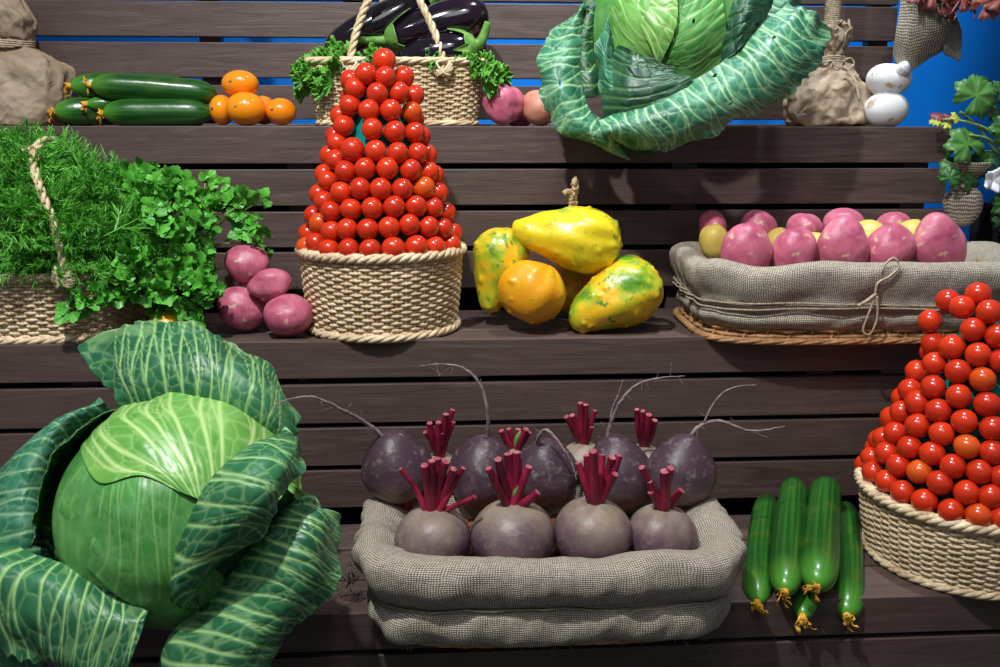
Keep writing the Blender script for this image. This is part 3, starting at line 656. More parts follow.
twb, TB = burlap_basket(bx - .005, 1.118, Z3, .252, .140, .122, 'low brown wicker basket under the beet burlap at the shelf front', 'grey burlap cloth rolled over the rim of the beet basket', 0, 1)
px_ = at(850, 300, 1.49)[0]
twp, TP = burlap_basket(px_, 1.485, Z2, .310, .148, .128, 'brown wicker basket under the potato burlap on the middle shelf', 'grey burlap cloth wrapped round the potato basket', .03, 7, wk=(.97, .95, 0, .86), hem=.14, crease=.007, fr=.022)
def cord(pts, parent, name='bow', r=.0019):
    P = crom([at(*p) for p in pts], 60); X, F = tube(P, r, 6); return mesh(name, X, F, TWINE, parent)
cord([(877, 292, 1.328), (882, 270, 1.322), (893, 258, 1.322), (899, 266, 1.32), (890, 276, 1.318), (878, 283, 1.318), (875, 293, 1.316)], twp)
cord([(876, 293, 1.316), (870, 310, 1.316), (863, 330, 1.318), (870, 334, 1.316), (877, 318, 1.314), (877, 296, 1.314)], twp)
cord([(876, 294, 1.315), (868, 300, 1.315), (858, 306, 1.316)], twp, 'loose_end', .0028)
g = Geo()
for k in range(26):                       # frayed corner of the beet cloth, left side
    p = at(352 + rng.uniform(-4, 8), 562 + rng.uniform(-3, 16), 1.12 + rng.uniform(-.02, .02)); q = p + np.array([-rng.uniform(.004, .022), rng.normal(0, .004), -rng.uniform(.015, .035)])
    X, F = tube(crom([p, (p + q) / 2 + rng.normal(0, .003, 3), q], 8), .0008, 4); g.add(X, F)
o = g.build('frayed_end', BURL, bpy.data.objects['burlap_liner'])

# ------------------------------------------------ beets
def beet_body(r, seed, up):
    th = np.linspace(.001, math.pi - .001, 40); prof = np.stack([-np.cos(th) * .93, np.sin(th) ** .95], 1)
    prof[:, 0] += .10 * np.clip(prof[:, 0], 0, 1) ** 3 * (0 if up else 1)
    prof[:, 0] += 0 if up else .16 * np.clip((prof[:, 0] - .55) / .45, 0, 1) ** 2
    V, F, uv = lathe(prof, 56); V = V * (1 + .025 * wav(V, .45, seed, 10))[:, None] * r
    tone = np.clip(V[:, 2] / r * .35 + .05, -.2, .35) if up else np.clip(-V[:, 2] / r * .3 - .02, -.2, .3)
    return V, F, tone
def beet_up(px, py, Y, rp, seed, stalks, label, long_=1.0):
    """crown upwards with cut stalks; stalks = [(dx,dy,w) in pixels from crown]"""
    py -= 4; c = at(px, py, Y); dep = (c - CP) @ (-RC[:, 2]); r = rp / FPX * dep
    stalks = [(dx + rng.normal(0, 1.2), dy + rng.normal(0, 2.5), w_ * rng.uniform(.75, 1.05)) for dx, dy, w_ in stalks]
    t = thing('beetroot', label, 'beetroot', (c[0], c[1], c[2] - r * .93), 'beetroots planted crown up')
    V, F, tone = beet_body(r, seed, True); tl = np.array(Euler((rng.uniform(-.1, .1), rng.uniform(-.08, .08), 0)).to_matrix())
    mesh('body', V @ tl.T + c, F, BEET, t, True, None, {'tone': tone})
    cr = c + np.array([0, 0, r * .84])
    X, F = tube(crom([cr, cr + [.003, -.004, .02], cr + [.008, -.006, .034]], 8), [.002, .003, .004, .0045, .0045, .004, .003, .001], 6); mesh('green_shoot', X, F, CALYX, t)
    for dx, dy, w_ in stalks:
        b = cr + np.array([dx * .13 / 700, rng.uniform(-.006, .006), -.004]); e = at(px + dx, py - rp * .95 - dy, Y - .012 + rng.uniform(-.015, .015))
        P = crom([b, (b + e) / 2 + rng.normal(0, .0015, 3), e], 10); rad = np.linspace(w_ * 1.25, w_ * 1.0, 10) / 700 * .5
        X, F = tube(P, rad, 8); so = mesh('stalk', X, F[:-2], STALK, t); X2, F2 = tube(np.array([P[-2] * .3 + P[-1] * .7, P[-1] + (P[-1] - P[-2]) * .06]), [rad[-1] * .99, rad[-1] * .93], 8); mesh('cut_end', X2, F2, CUT, so, False)
    return t
def beet_root(px, py, Y, rp, seed, pts, label, extra=()):
    c = at(px, py, Y); dep = (c - CP) @ (-RC[:, 2]); r = rp / FPX * dep
    t = thing('beetroot', label, 'beetroot', (c[0], c[1], c[2] - r * .93), 'beetroots planted root up')
    V, F, tone = beet_body(r, seed, False)
    d0 = at(*pts[1]) - c; d0 = d0 / np.linalg.norm(d0); d0 = d0 * .6 + np.array([0, 0, 1.0]); Mx = frame(d0)
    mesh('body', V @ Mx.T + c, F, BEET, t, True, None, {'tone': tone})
    P = crom([c + Mx[:, 2] * r * .8] + [at(*p) for p in pts], 50); rad = np.interp(np.linspace(0, 1, 50), [0, .06, .2, .6, 1], [.013, .0055, .0034, .0020, .0006])
    P[1:-1] += rng.normal(0, .0004, (48, 3))
    X, F = tube(P, rad, 8); ro = mesh('root_tail', X, F, ROOT, t)
    g = Geo()
    for k in range(16):
        i = rng.integers(6, 48); q = P[i] + rng.normal(0, .009, 3); X, F = tube(np.array([P[i], (P[i] + q) / 2 + rng.normal(0, .001, 3), q]), .0003, 3); g.add(X, F)
    for ex in extra:
        X, F = tube(crom([at(*p) for p in ex], 24), np.linspace(.0018, .0005, 24), 6); g.add(X, F)
    g.build('rootlet', ROOT, ro)['kind'] = 'stuff'
    return t
S = lambda *a: a
# back row: root up, and crown-up beets peeking between them
beet_up(440, 482, 1.255, 27, 1, [(-14, 24, 7), (-8, 30, 7), (-2, 34, 7), (5, 40, 8), (12, 42, 7), (14, 30, 6), (0, 22, 6)], 'half hidden beetroot with tall stalks between the two leftmost root-up beets')
beet_up(515, 474, 1.265, 25, 2, [(-12, 14, 7), (-5, 18, 7), (2, 18, 7), (9, 16, 7), (14, 12, 6)], 'mostly hidden beetroot whose short stalks peek out above the third front beet')
beet_up(583, 470, 1.265, 27, 3, [(-18, 20, 7), (-10, 28, 7), (-3, 32, 7), (4, 34, 8), (11, 32, 7), (-6, 14, 6), (8, 16, 6)], 'half hidden beetroot with thick stalks left of the tall forked root tail')
beet_up(643, 470, 1.265, 24, 4, [(-7, 30, 7), (-1, 30, 6), (6, 27, 7), (13, 24, 7)], 'half hidden beetroot with four stalks between the two rightmost root-up beets')
beet_up(402, 530, 1.19, 16, 5, [(-8, 8, 7), (-2, 10, 7), (5, 9, 7), (10, 6, 7)], 'small beetroot with stubby stalks tucked in the left corner of the burlap')
beet_root(397, 469, 1.20, 35.5, 6, [(383, 437, 1.19), (372, 427, 1.18), (345, 411, 1.15), (315, 398, 1.12), (290, 399, 1.10), (272, 406, 1.09)], 'leftmost root-up beetroot, its long tail trailing left to the cabbage')
beet_root(483, 474, 1.21, 35, 7, [(487, 440, 1.21), (488, 415, 1.20), (480, 385, 1.20), (463, 368, 1.20), (440, 364, 1.20), (420, 366, 1.20)], 'root-up beetroot whose tail rises and hooks to the left')
beet_root(545, 474, 1.22, 33, 8, [(538, 440, 1.20), (546, 430, 1.185), (560, 444, 1.17), (571, 462, 1.165), (577, 480, 1.16)], 'root-up beetroot whose tail droops down over its right side')
beet_root(617, 476, 1.20, 36, 9, [(608, 440, 1.21), (612, 420, 1.21), (622, 400, 1.20), (638, 384, 1.20), (660, 378, 1.20), (685, 376, 1.20)], 'root-up beetroot with a tall forked tail bending right', [[(609, 432, 1.21), (612, 410, 1.21), (618, 395, 1.21), (623, 380, 1.21)]])
beet_root(681, 473, 1.18, 34.5, 10, [(688, 440, 1.19), (700, 426, 1.19), (720, 421, 1.19), (745, 430, 1.19), (765, 430, 1.19), (785, 426, 1.19)], 'rightmost root-up beetroot, its tail branching to the right', [[(704, 423, 1.19), (712, 406, 1.19), (724, 392, 1.19), (740, 386, 1.19), (757, 385, 1.19)]])
# front row, crown up
beet_up(433, 545, 1.06, 38, 11, [(-30, 38, 6), (-9, 42, 8), (-3, 44, 8), (5, 46, 9), (12, 42, 8), (22, 34, 9), (42, 10, 6), (30, 38, 7)], 'brown dusty front beetroot with the tallest stalks, at the left end of the front row')
beet_up(512, 543, 1.06, 42, 12, [(-22, 32, 8), (-14, 42, 8), (-4, 44, 9), (5, 46, 8), (16, 32, 9), (10, 40, 8), (26, 6, 9)], 'second front beetroot from the left, purple with a leaning stalk to its right')
beet_up(593, 538, 1.06, 40, 13, [(-14, 36, 8), (-7, 40, 8), (0, 42, 9), (8, 42, 8), (18, 40, 9), (26, 36, 8), (24, 24, 8)], 'third front beetroot from the left with a full crown of seven stalks')
beet_up(662, 541, 1.06, 35, 14, [(-20, 36, 8), (-10, 14, 7), (2, 36, 9), (8, 36, 9), (18, 12, 8), (-12, 22, 7)], 'rightmost front beetroot with few dark stalks beside the bare soil')

# ------------------------------------------------ potatoes
def potato(px, py, Y, w_, h_, ang, mat, label, group, seed, dep_=None, name='potato', cat='potato'):
    c = at(px, py, Y); dep = (c - CP) @ (-RC[:, 2]); a, b = w_ / 2 / FPX * dep, h_ / 2 / FPX * dep; d = dep_ or min(a, b) * .95
    V, F, uv = ball(1, 1, 1, 34, 44); k = 1 + .085 * wav(V, .5, seed, 8) + .012 * wav(V, 1.6, seed + 1, 10)
    g = np.random.default_rng(seed)
    for _ in range(5):
        q = g.normal(size=3); q /= np.linalg.norm(q); dd = np.linalg.norm(V - q, axis=1); k = k - .06 * np.exp(-(dd / .09) ** 2) + .02 * np.exp(-((dd - .16) / .06) ** 2)
    V = V * k[:, None] * np.array([a, d, b]); ca, sa = math.cos(R(ang)), math.sin(R(ang))
    V = np.stack([V[:, 0] * ca - V[:, 2] * sa, V[:, 1], V[:, 0] * sa + V[:, 2] * ca], 1) + c
    return tag(mesh(name, V, F, mat), label, cat, group)
G1 = 'red potatoes piled beside the tomato basket'
potato(247, 264, 1.50, 44, 40, 0, PINK, 'red potato on top of the pile, touching the cilantro', G1, 1)
potato(270, 284, 1.455, 44, 30, 10, PINK, 'smaller red potato in the middle of the pile', G1, 2)
potato(241, 308, 1.475, 52, 42, -12, PINK, 'red potato at the lower left of the pile, by the cilantro', G1, 3)
potato(287, 315, 1.43, 51, 44, 12, PINK, 'red potato at the front right of the pile, next to the round basket', G1, 4)
potato(268, 300, 1.53, 40, 34, 0, PINK, 'red potato hidden behind the middle of the pile', G1, 5)
potato(503, 105, 1.71, 42, 41, -12, PINK, 'pink potato touching the eggplant basket on the top shelf', 'potatoes on the top shelf', 6)
potato(541, 108, 1.71, 38, 34, -10, PEACH, 'peach coloured potato half under the top cabbage leaf', 'potatoes on the top shelf', 7)
potato(521, 110, 1.77, 34, 30, 0, PINK, 'pink potato peeking out behind two others on the top shelf', 'potatoes on the top shelf', 8)
G2 = 'potatoes in the burlap basket'
for k, (x, y, Y, w_, h_, a, m, lb) in enumerate([
    (713, 228, 1.575, 26, 36, 8, PINK, 'small red potato at the back left corner of the burlap basket'),
    (758, 228, 1.58, 34, 36, -15, PINK, 'second red potato from the left in the back row'),
    (804, 230, 1.58, 34, 36, -12, PINK, 'third red potato from the left in the back row'),
    (846, 226, 1.59, 40, 36, -20, PINK, 'fourth red potato in the back row, with brown netting scars'),
    (894, 228, 1.58, 36, 34, 0, PINK, 'rightmost red potato in the back row'),
    (715, 243, 1.50, 32, 42, 12, YELP, 'yellow potato at the left end of the basket'),
    (777, 244, 1.53, 24, 34, 0, YELP, 'yellow potato showing between the two leftmost front red potatoes'),
    (812, 248, 1.51, 28, 34, 0, YELP, 'yellow potato left of the largest middle red potato'),
    (869, 237, 1.53, 36, 32, -15, YELP, 'yellow potato right behind the largest middle red potato'),
    (911, 236, 1.53, 34, 34, 20, YELP, 'yellow potato behind the big rightmost front potato'),
    (748, 250, 1.42, 50, 56, -14, PINK, 'leftmost front red potato in the burlap basket'),
    (793, 253, 1.42, 44, 54, -12, PINK, 'second front red potato from the left, narrow with a stub on top'),
    (842, 250, 1.42, 54, 62, -14, PINK, 'large middle front red potato with brown scars'),
    (889, 253, 1.42, 46, 54, -16, PINK, 'front red potato just left of the biggest right one'),
    (938, 246, 1.42, 54, 60, 12, PINK, 'big smooth front red potato at the right end')]):
    potato(x, y, Y, w_, h_, a, m, lb, G2, 30 + k, dep_=.034)

# ------------------------------------------------ squash
def gourd(p0, p1, r0, r1, mat, label, seed, bumps=14):
    p0, p1 = np.array(p0), np.array(p1); d = p1 - p0; L = np.linalg.norm(d); Mx = frame(d)
    th = np.linspace(.001, math.pi - .001, 90); x = -np.cos(th); tt = (x + 1) / 2
    s = tt * tt * (3 - 2 * tt); rr = (r0 + (r1 - r0) * s) * np.sin(th) ** .82
    V, F, uv = lathe(np.stack([x * L / 2, rr], 1), 100); g = np.random.default_rng(seed)
    nrm = V.copy(); nrm[:, 2] *= .3; nrm /= np.linalg.norm(nrm, axis=1)[:, None] + 1e-9
    k = .0018 * wav(V, 14, seed)
    for _ in range(bumps):
        q = V[g.integers(0, len(V))]; k = k + g.uniform(.0015, .0045) * np.exp(-(np.linalg.norm(V - q, axis=1) / g.uniform(.0035, .008)) ** 2)
    ang = np.arctan2(V[:, 1], V[:, 0]); k = k + .0012 * np.cos(ang * 10) * tt.repeat(100)
    V = V + nrm * k[:, None]; V = V @ Mx.T + (p0 + p1) / 2
    t = thing('squash', label, 'squash', (V[:, 0].mean(), V[:, 1].mean(), V[:, 2].min()), 'squash on the middle shelf'); mesh('body', V, F, mat, t)
    return t
def gp(x, y, Y): return at(x, y, Y)
t = gourd(gp(512, 228, 1.50), gp(620, 246, 1.48), .034, .070, GY, 'bright yellow pear shaped squash lying on top of the others, with a dry stalk', 101, 22)
p = gp(573, 208, 1.53); Q = crom([p, p + [0, 0, .02], gp(575, 190, 1.53), gp(574, 180, 1.53)], 16)
g = Geo()
for k in range(6):
    off = rng.normal(0, .003, (16, 3)) * np.linspace(.6, 1.6, 16)[:, None] * .6; X, F = tube(Q + off + rng.normal(0, .003, 3), np.linspace(.006, .003, 16), 6); g.add(X, F)
X, F = tube(crom([gp(574, 194, 1.53), gp(568, 191, 1.52), gp(564, 193, 1.515)], 8), .0045, 7); g.add(X, F)
g.build('stalk', m_plain('dry_stalk', (.42, .28, .14), (.78, .62, .40), 80, .85, .1), t)
gourd(gp(488, 312, 1.50), gp(508, 229, 1.53), .030, .062, GG, 'mottled green and orange squash standing at the left of the group', 102, 14)
gourd(gp(517, 318, 1.445), gp(547, 266, 1.46), .058, .060, GO, 'round orange squash at the front of the group', 103, 10)
gourd(gp(590, 262, 1.58), gp(560, 308, 1.56), .05, .05, GO, 'orange squash hidden at the back beneath the yellow one', 104, 8)
gourd(gp(569, 321, 1.435), gp(657, 277, 1.47), .040, .070, GG, 'warty green and yellow squash at the right of the group', 105, 34)

# ------------------------------------------------ cucumbers
def blossom(parent, p, d, seed, sz=.017):
    g = Geo(); rg = np.random.default_rng(seed); Mx = frame(d)
    for k in range(8):
        a = rg.uniform(0, 6.3); L = sz * rg.uniform(.35, 1.15); n = 9; t = np.linspace(0, 1, n); cu = rg.uniform(.2, 1.4); lift = rg.uniform(.2, .9)
        path = np.stack([np.cos(a + cu * t) * L * t, np.sin(a + cu * t) * L * t - .35 * sz * t ** 2, sz * (.2 + lift * t - .5 * t ** 2) + rg.normal(0, .0012, n)], 1)
        side = np.array([-math.sin(a), math.cos(a), 0.3]); wd = (.0036 * (1 - t * .45) * rg.uniform(.7, 1.4) * (1 + .5 * np.sin(t * 9)))[:, None]
        tw = rg.normal(0, .001, (n, 3)); V = np.concatenate([path - side * wd, path + side * wd + tw]); F = [(i, i + 1, n + i + 1, n + i) for i in range(n - 1)]
        g.add(V @ Mx.T + p, F)
    X, F = tube(np.array([p - Mx[:, 2] * .003, p + Mx[:, 2] * .006]), [.006, .004], 8); g.add(X, F)
    return g.build('dried_blossom', BLOS, parent, True, .0008)
def cucumber(p0, p1, r0, r1, label, group, seed, bend=.0, bl=True):
    """p0 = blossom end, p1 = stem end (tips)"""
    p0, p1 = np.array(p0), np.array(p1); d = p1 - p0; L = np.linalg.norm(d); Mx = frame(d)
    th = np.linspace(.001, math.pi - .001, 60); e = .055 / L; 
    t = (1 - np.cos(np.linspace(.001, math.pi - .001, 60))) / 2
    e = min(e, .3); cap = np.clip(np.minimum(t / (e * 1.1), (1 - t) / (e * .9)), 0, 1); rr = (r0 + (r1 - r0) * t) * np.sqrt(np.clip(1 - (1 - cap) ** 2.3, 1e-6, 1)) + 1e-5
    V, F, uv = lathe(np.stack([t * L, rr], 1), 44); ang = np.arctan2(V[:, 1], V[:, 0])
    k = 1 + .014 * np.cos(ang * 9 + seed) * np.sin(np.pi * t).repeat(44) + .012 * wav(V, 12, seed); V[:, :2] *= k[:, None]
    V[:, 0] += bend * np.sin(np.pi * t).repeat(44); V = V @ Mx.T + p0
    tone = (np.clip(1 - t / .22, 0, 1) ** 1.5).repeat(44)
    o = thing('cucumber', label, 'cucumber', (V[:, 0].mean(), V[:, 1].mean(), V[:, 2].min()), group)
    mesh('body', V, F, CUKE, o, True, uv, {'tone': tone})
    blossom(o, p0, -d, seed); return o
GC = 'cucumbers stacked on the top shelf'
cucumber(gp(91, 85, 1.69), gp(217, 94, 1.72), .0265, .025, 'upper long cucumber lying across the top shelf stack', GC, 1, .0)
cucumber(gp(103, 113, 1.685), gp(212, 113, 1.705), .027, .026, 'lower front cucumber beside the orange tomatoes', GC, 2)
cucumber(gp(70, 86, 1.705), gp(190, 88, 1.79), .0255, .025, 'cucumber at the upper left of the stack, partly behind another', GC, 3)
cucumber(gp(54, 112, 1.69), gp(165, 110, 1.775), .0275, .025, 'cucumber at the lower left end of the stack', GC, 4)
cucumber(gp(86, 104, 1.69), gp(190, 106, 1.77), .018, .02, 'thin cucumber squeezed in the middle of the stack', GC, 5)
GD = 'cucumbers leaning on the lower shelf'
cucumber(gp(757, 603, 1.085), gp(768, 497, 1.365), .0225, .021, 'leftmost cucumber on the lower shelf, next to the beet basket', GD, 6, .004)
cucumber(gp(785, 592, 1.06), gp(794, 481, 1.345), .0245, .023, 'raised cucumber second from the left on the lower shelf', GD, 7)
cucumber(gp(817, 587, 1.055), gp(826, 482, 1.34), .0285, .026, 'thickest raised cucumber in the middle of the lower shelf group', GD, 8)
cucumber(gp(803, 617, 1.065), gp(812, 535, 1.28), .021, .02, 'short cucumber beneath the two raised ones', GD, 9)
cucumber(gp(847, 616, 1.075), gp(846, 504, 1.365), .0265, .018, 'rightmost cucumber on the lower shelf, next to the round basket', GD, 10, -.004)

# ------------------------------------------------ orange tomatoes
for k, (x, y, Y, rx, ry, lb) in enumerate([(240, 84, 1.715, 18, 13, 'oval orange tomato on top of the little pile'), (246, 109, 1.69, 19.5, 16, 'front orange tomato with a pale dot, in the middle of the pile'), (222, 110, 1.715, 12, 14.5, 'orange tomato at the left, touching the cucumbers'), (281, 111.5, 1.70, 15, 13, 'orange tomato at the right end of the pile'), (263, 110, 1.735, 13, 14, 'orange tomato mostly hidden behind the pile')]):
    c = at(x, y, Y); s_ = 1 / FPX * 1.66; V, F, uv = ball(rx * s_, ry * s_ * 1.05, ry * s_, 26, 36); V = V * (1 + .015 * wav(V * 20, .4, k))[:, None] + c
    o = thing('orange_tomato', lb, 'tomato', (c[0], c[1], V[:, 2].min()), 'orange tomatoes on the top shelf'); mesh('body', V, F, ORNG, o)
    th = c + np.array([-.012, -ry * s_ * .98, .004]); X, F, _ = ball(.003, .002, .0025, 6, 8); mesh('stem_scar', X + th, F, STEMT, o)
o = at(168, 331, 1.42); V2, F2, _ = ball(.032, .032, .026, 24, 32); o[2] = Z2 + .026; tag(mesh('orange_squash', V2 + o, F2, GO), 'small orange squash almost hidden beneath the cilantro', 'squash')

# ------------------------------------------------ eggplant basket
ec = at(398, 95, 1.755)
bk = thing('wicker_basket', 'rectangular pale wicker basket with tall handles holding eggplants on the top shelf', 'basket', (ec[0], 1.755, Z1))
wicker(bk, (ec[0], 1.755), Z1, Z1 + .118, .150, .062, .170, .076, 5, 76, 22, WICK, .0028, .006, .0)
HF = [at(352, 75, 1.68), at(352, 50, 1.69), at(366, 5, 1.71), at(394, -45, 1.73), at(422, 5, 1.71), at(441, 50, 1.69), at(444, 75, 1.68)]
HB = [p + np.array([.012 * (1 if i < 3 else 1), .12 - abs(3 - i) * .0, 0]) for i, p in enumerate(HF)]
rope(HF, .0065, 60, WICK, 'handle', bk); HBp = [at(372, 60, 1.82), at(378, 20, 1.82), at(388, -12, 1.81), at(402, -45, 1.78), at(425, -15, 1.81), at(440, 20, 1.82), at(446, 60, 1.82)]
rope(HBp, .0065, 60, WICK, 'handle', bk)
g = Geo()
for p in (at(350, 68, 1.672), at(443, 68, 1.672)): lash(g, p, .017, 7)
g.build('handle_lashing', WICK, bk)
def eggplant(p0, p1, r0, r1, label, seed, stem=None, cal=1.0):
    """p0 = calyx end"""
    p0, p1 = np.array(p0), np.array(p1); d = p1 - p0; L = np.linalg.norm(d); Mx = frame(d)
    th = np.linspace(.001, math.pi - .001, 50); x = -np.cos(th); tt = (x + 1) / 2; rr = (r0 + (r1 - r0) * tt ** .8) * np.sin(th) ** .7
    V, F, uv = lathe(np.stack([x * L / 2, rr], 1), 48); V = V * (1 + .012 * wav(V, 8, seed))[:, None]; V[:, 0] += .006 * np.sin(np.pi * tt).repeat(48)
    o = thing('eggplant', label, 'eggplant', (*(V @ Mx.T + (p0 + p1) / 2).mean(0)[:2], (V @ Mx.T + (p0 + p1) / 2)[:, 2].min()), 'eggplants in the wicker basket')
    mesh('body', V @ Mx.T + (p0 + p1) / 2, F, AUB, o)
    # calyx: star cap hugging the end
    n, m = 12, 60; t = np.linspace(0, 1, n)[:, None]; a = np.arange(m)[None] * 2 * math.pi / m
    reach = L * (.10 + .22 * cal * np.clip(np.cos(a * 2.5 + seed) * 1, -.2, 1) ** 2)
    zz = t * reach; q = np.clip(zz / L, .002, .5); thh = np.arccos(np.clip(1 - 2 * q, -1, 1)); rad = (r0 + (r1 - r0) * q ** .8) * np.sin(thh) ** .7 * 1.03 + .0025 + .004 * t ** 4
    W = np.stack([rad * np.cos(a), rad * np.sin(a), -L / 2 + zz + 0 * a - .001], -1).reshape(-1, 3)
    cx = mesh('calyx', W @ Mx.T + (p0 + p1) / 2, gridF(n, m, True), CALYX, o, True, None, None, .0015)
    s0 = p0; s1 = np.array(stem) if stem is not None else p0 - Mx[:, 2] * .03
    X, F = tube(crom([s0 + Mx[:, 2] * .008, s0 - Mx[:, 2] * .008, (s0 - Mx[:, 2] * .012 + s1) / 2, s1], 14), np.linspace(.012, .0065, 14), 10); mesh('stem', X, F, CALYX, cx)
eggplant(gp(437, -8, 1.80), gp(327, 52, 1.775), .028, .040, 'near black eggplant lying low at the back left of the basket', 1, gp(455, -16, 1.80))
eggplant(gp(386, 40, 1.755), gp(488, 12, 1.76), .032, .050, 'large glossy purple eggplant on top with its green calyx to the left', 2, gp(361, 40, 1.72), .95)
eggplant(gp(476, 44, 1.715), gp(398, 66, 1.74), .032, .042, 'eggplant whose green calyx and stem point to the upper right', 3, gp(488, 22, 1.71), .9)
eggplant(gp(430, 52, 1.79), gp(488, 52, 1.785), .025, .038, 'dark eggplant filling the right end of the basket behind the others', 4)

# frilly lettuce: ruffled leaf sheets
def frill(g, p, d, size, seed, tone):
    rg = np.random.default_rng(seed); n, m = 9, 40; t = np.linspace(0.05, 1, n)[:, None]; a = np.linspace(-1.25, 1.25, m)[None]
    rad = size * t * (1 + .13 * np.sin(a * 9 + seed) * t)
    z = size * t ** 2.5 * (.22 * np.sin(a * 14 + rg.uniform(0, 6)) + .14 * np.sin(a * 31 + rg.uniform(0, 6))) + size * (-.35) * t ** 2
    V = np.stack([rad * np.sin(a), z + 0 * a, rad * np.cos(a)], -1).reshape(-1, 3); Mx = frame(d, rg.normal(size=3))
    g.add(V @ Mx.T + p, gridF(n, m), None, np.clip(tone + (t * .45 + 0 * a).ravel() + rg.uniform(-.15, .15), 0, 1))
for lb, spots in (('frilly green lettuce spilling over the left end of the eggplant basket', [(x, y, Y) for x, y, Y in [(330, 58, 1.70), (320, 62, 1.69), (342, 52, 1.71), (312, 66, 1.70), (333, 68, 1.672), (322, 76, 1.672), (345, 60, 1.675), (310, 78, 1.68), (305, 72, 1.70), (338, 47, 1.74), (350, 50, 1.72), (316, 54, 1.74), (306, 86, 1.685), (328, 82, 1.665)]]),
                  ('frilly green lettuce spilling over the right end of the eggplant basket', [(455, 55, 1.70), (465, 60, 1.68), (472, 66, 1.67), (482, 70, 1.67), (490, 74, 1.67), (478, 60, 1.70), (490, 64, 1.71), (462, 50, 1.72), (496, 70, 1.69), (470, 76, 1.665), (450, 60, 1.68), (484, 80, 1.67)]),
                  ('small tuft of lettuce just right of the left handle foot', [(366, 56, 1.69), (376, 57, 1.69), (372, 62, 1.675)]),
                  ('small tuft of lettuce just left of the right handle foot', [(428, 58, 1.69), (436, 60, 1.69), (424, 60, 1.68)])):
    g = Geo()
    for k, p in enumerate(spots):
        for q in range(3):
            P = at(*p) + rng.normal(0, .006, 3); d = np.array([P[0] - ec[0], -.06, .03]) / np.array([.6, 1, 1]) + rng.normal(0, .05, 3) * np.array([1, .8, 1]); frill(g, P + np.array([0, .01, -.004]), d, rng.uniform(.016, .026), rng.integers(1e6), .15)
    tag(g.build('lettuce', KALE, None, True, .0006), lb, 'lettuce', 'lettuce in the eggplant basket')

# ------------------------------------------------ dill and cilantro in their basket
dx = at(38, 300, 1.50)[0]
bk = thing('wicker_basket', 'pale wicker basket full of dill at the left frame edge on the middle shelf', 'basket', (dx, 1.50, Z2))
wicker(bk, (dx, 1.50), Z2, Z2 + .110, .160, .100, .178, .116, 2.6, 70, 19, WICK, .0030, .0075, .1)
rope([at(66, 285, 1.378), at(64, 268, 1.375), at(53, 223, 1.385), at(40, 188, 1.40), at(33, 160, 1.42), at(42, 142, 1.45), at(56, 141, 1.49)], .0062, 60, WICK, 'handle', bk)
rope([at(36, 165, 1.42), at(34, 150, 1.43), at(22, 152, 1.45), at(8, 163, 1.48)], .0062, 60, WICK, 'handle', bk)
g = Geo(); lash(g, at(64, 277, 1.372), .018, 8); g.build('handle_lashing', WICK, bk)
def frond():
    V = []; F = []; T = []
    def needle(p, d, L, w_):
        d = d / np.linalg.norm(d); s = np.cross(d, rng.normal(size=3)); s /= np.linalg.norm(s); n = len(V)
        V.extend([p - s * w_ / 2, p + s * w_ / 2, p + d * L * .6 + s * w_ / 2, p + d * L * .6 - s * w_ / 2, p + d * L]); F.extend([(n, n + 1, n + 2, n + 3), (n + 3, n + 2, n + 4)]); T.extend([.35, .35, .7, .7, 1])
    n = len(V); k = 9
    for i in range(k):
        t = .22 + .75 * i / (k - 1); base = np.array([0, 0, t])
        for sgn in (-1, 1):
            a = rng.uniform(.6, .95); bd = np.array([sgn * math.sin(a), rng.normal(0, .3), math.cos(a)]); bl = .36 * (1.15 - t * .75)
            needle(base, bd, bl * 1.15, .015)
            for j in range(6):
                q = base + bd * bl * (.25 + .15 * j)
                for s2 in (-1, 1): needle(q, bd + np.array([s2 * .5 * bd[2], rng.normal(0, .5), -s2 * .6 * bd[0]]) + rng.normal(0, .15, 3), bl * .62, .0115)
    needle(np.zeros(3), np.array([0, 0, 1.0]), 1.0, .03); needle(np.array([0, 0, .0]), np.array([0.02, 0, 1.0]), 1.0, .03)
    return np.array(V), F, np.array(T)
FR = [frond() for _ in range(5)]
g = Geo(); ctr = at(55, 262, 1.50)
def inside_dill(p): return True
for k in range(520):
    d = rng.normal(size=3); d[2] = abs(d[2]) * 1.0 + .03; d[1] = d[1] if rng.random() < .25 else -abs(d[1]); d /= np.linalg.norm(d)
    ext = np.array([.215, .15, .205]); tip = ctr + d * ext * rng.uniform(.78, 1.06); 
    if tip[1] > D1 - .02: tip[1] = D1 - .02 - rng.uniform(0, .05)
    if d[0] > .3: tip = tip + np.array([.03 * (d[0]), 0, -.02])
    L = rng.uniform(.07, .125); dr = d * np.array([1, 1, .8]) + rng.normal(0, .45, 3) + np.array([0.12, 0, .12]); dr /= np.linalg.norm(dr)
    V, F, T = FR[k % 5]; Mx = frame(dr, rng.normal(size=3)); W = V.copy(); W[:, 1] -= .25 * V[:, 2] ** 2 * rng.uniform(0, 1)
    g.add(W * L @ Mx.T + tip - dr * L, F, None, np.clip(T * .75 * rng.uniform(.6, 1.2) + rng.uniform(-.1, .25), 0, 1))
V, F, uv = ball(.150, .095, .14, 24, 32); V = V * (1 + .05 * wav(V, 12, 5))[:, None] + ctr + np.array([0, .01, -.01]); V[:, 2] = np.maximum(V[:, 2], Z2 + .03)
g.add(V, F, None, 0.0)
o = g.build('dill_bunch', DILL, None, False); tag(o, 'feathery bunch of fresh green dill heaped in the basket at the left edge', 'dill')
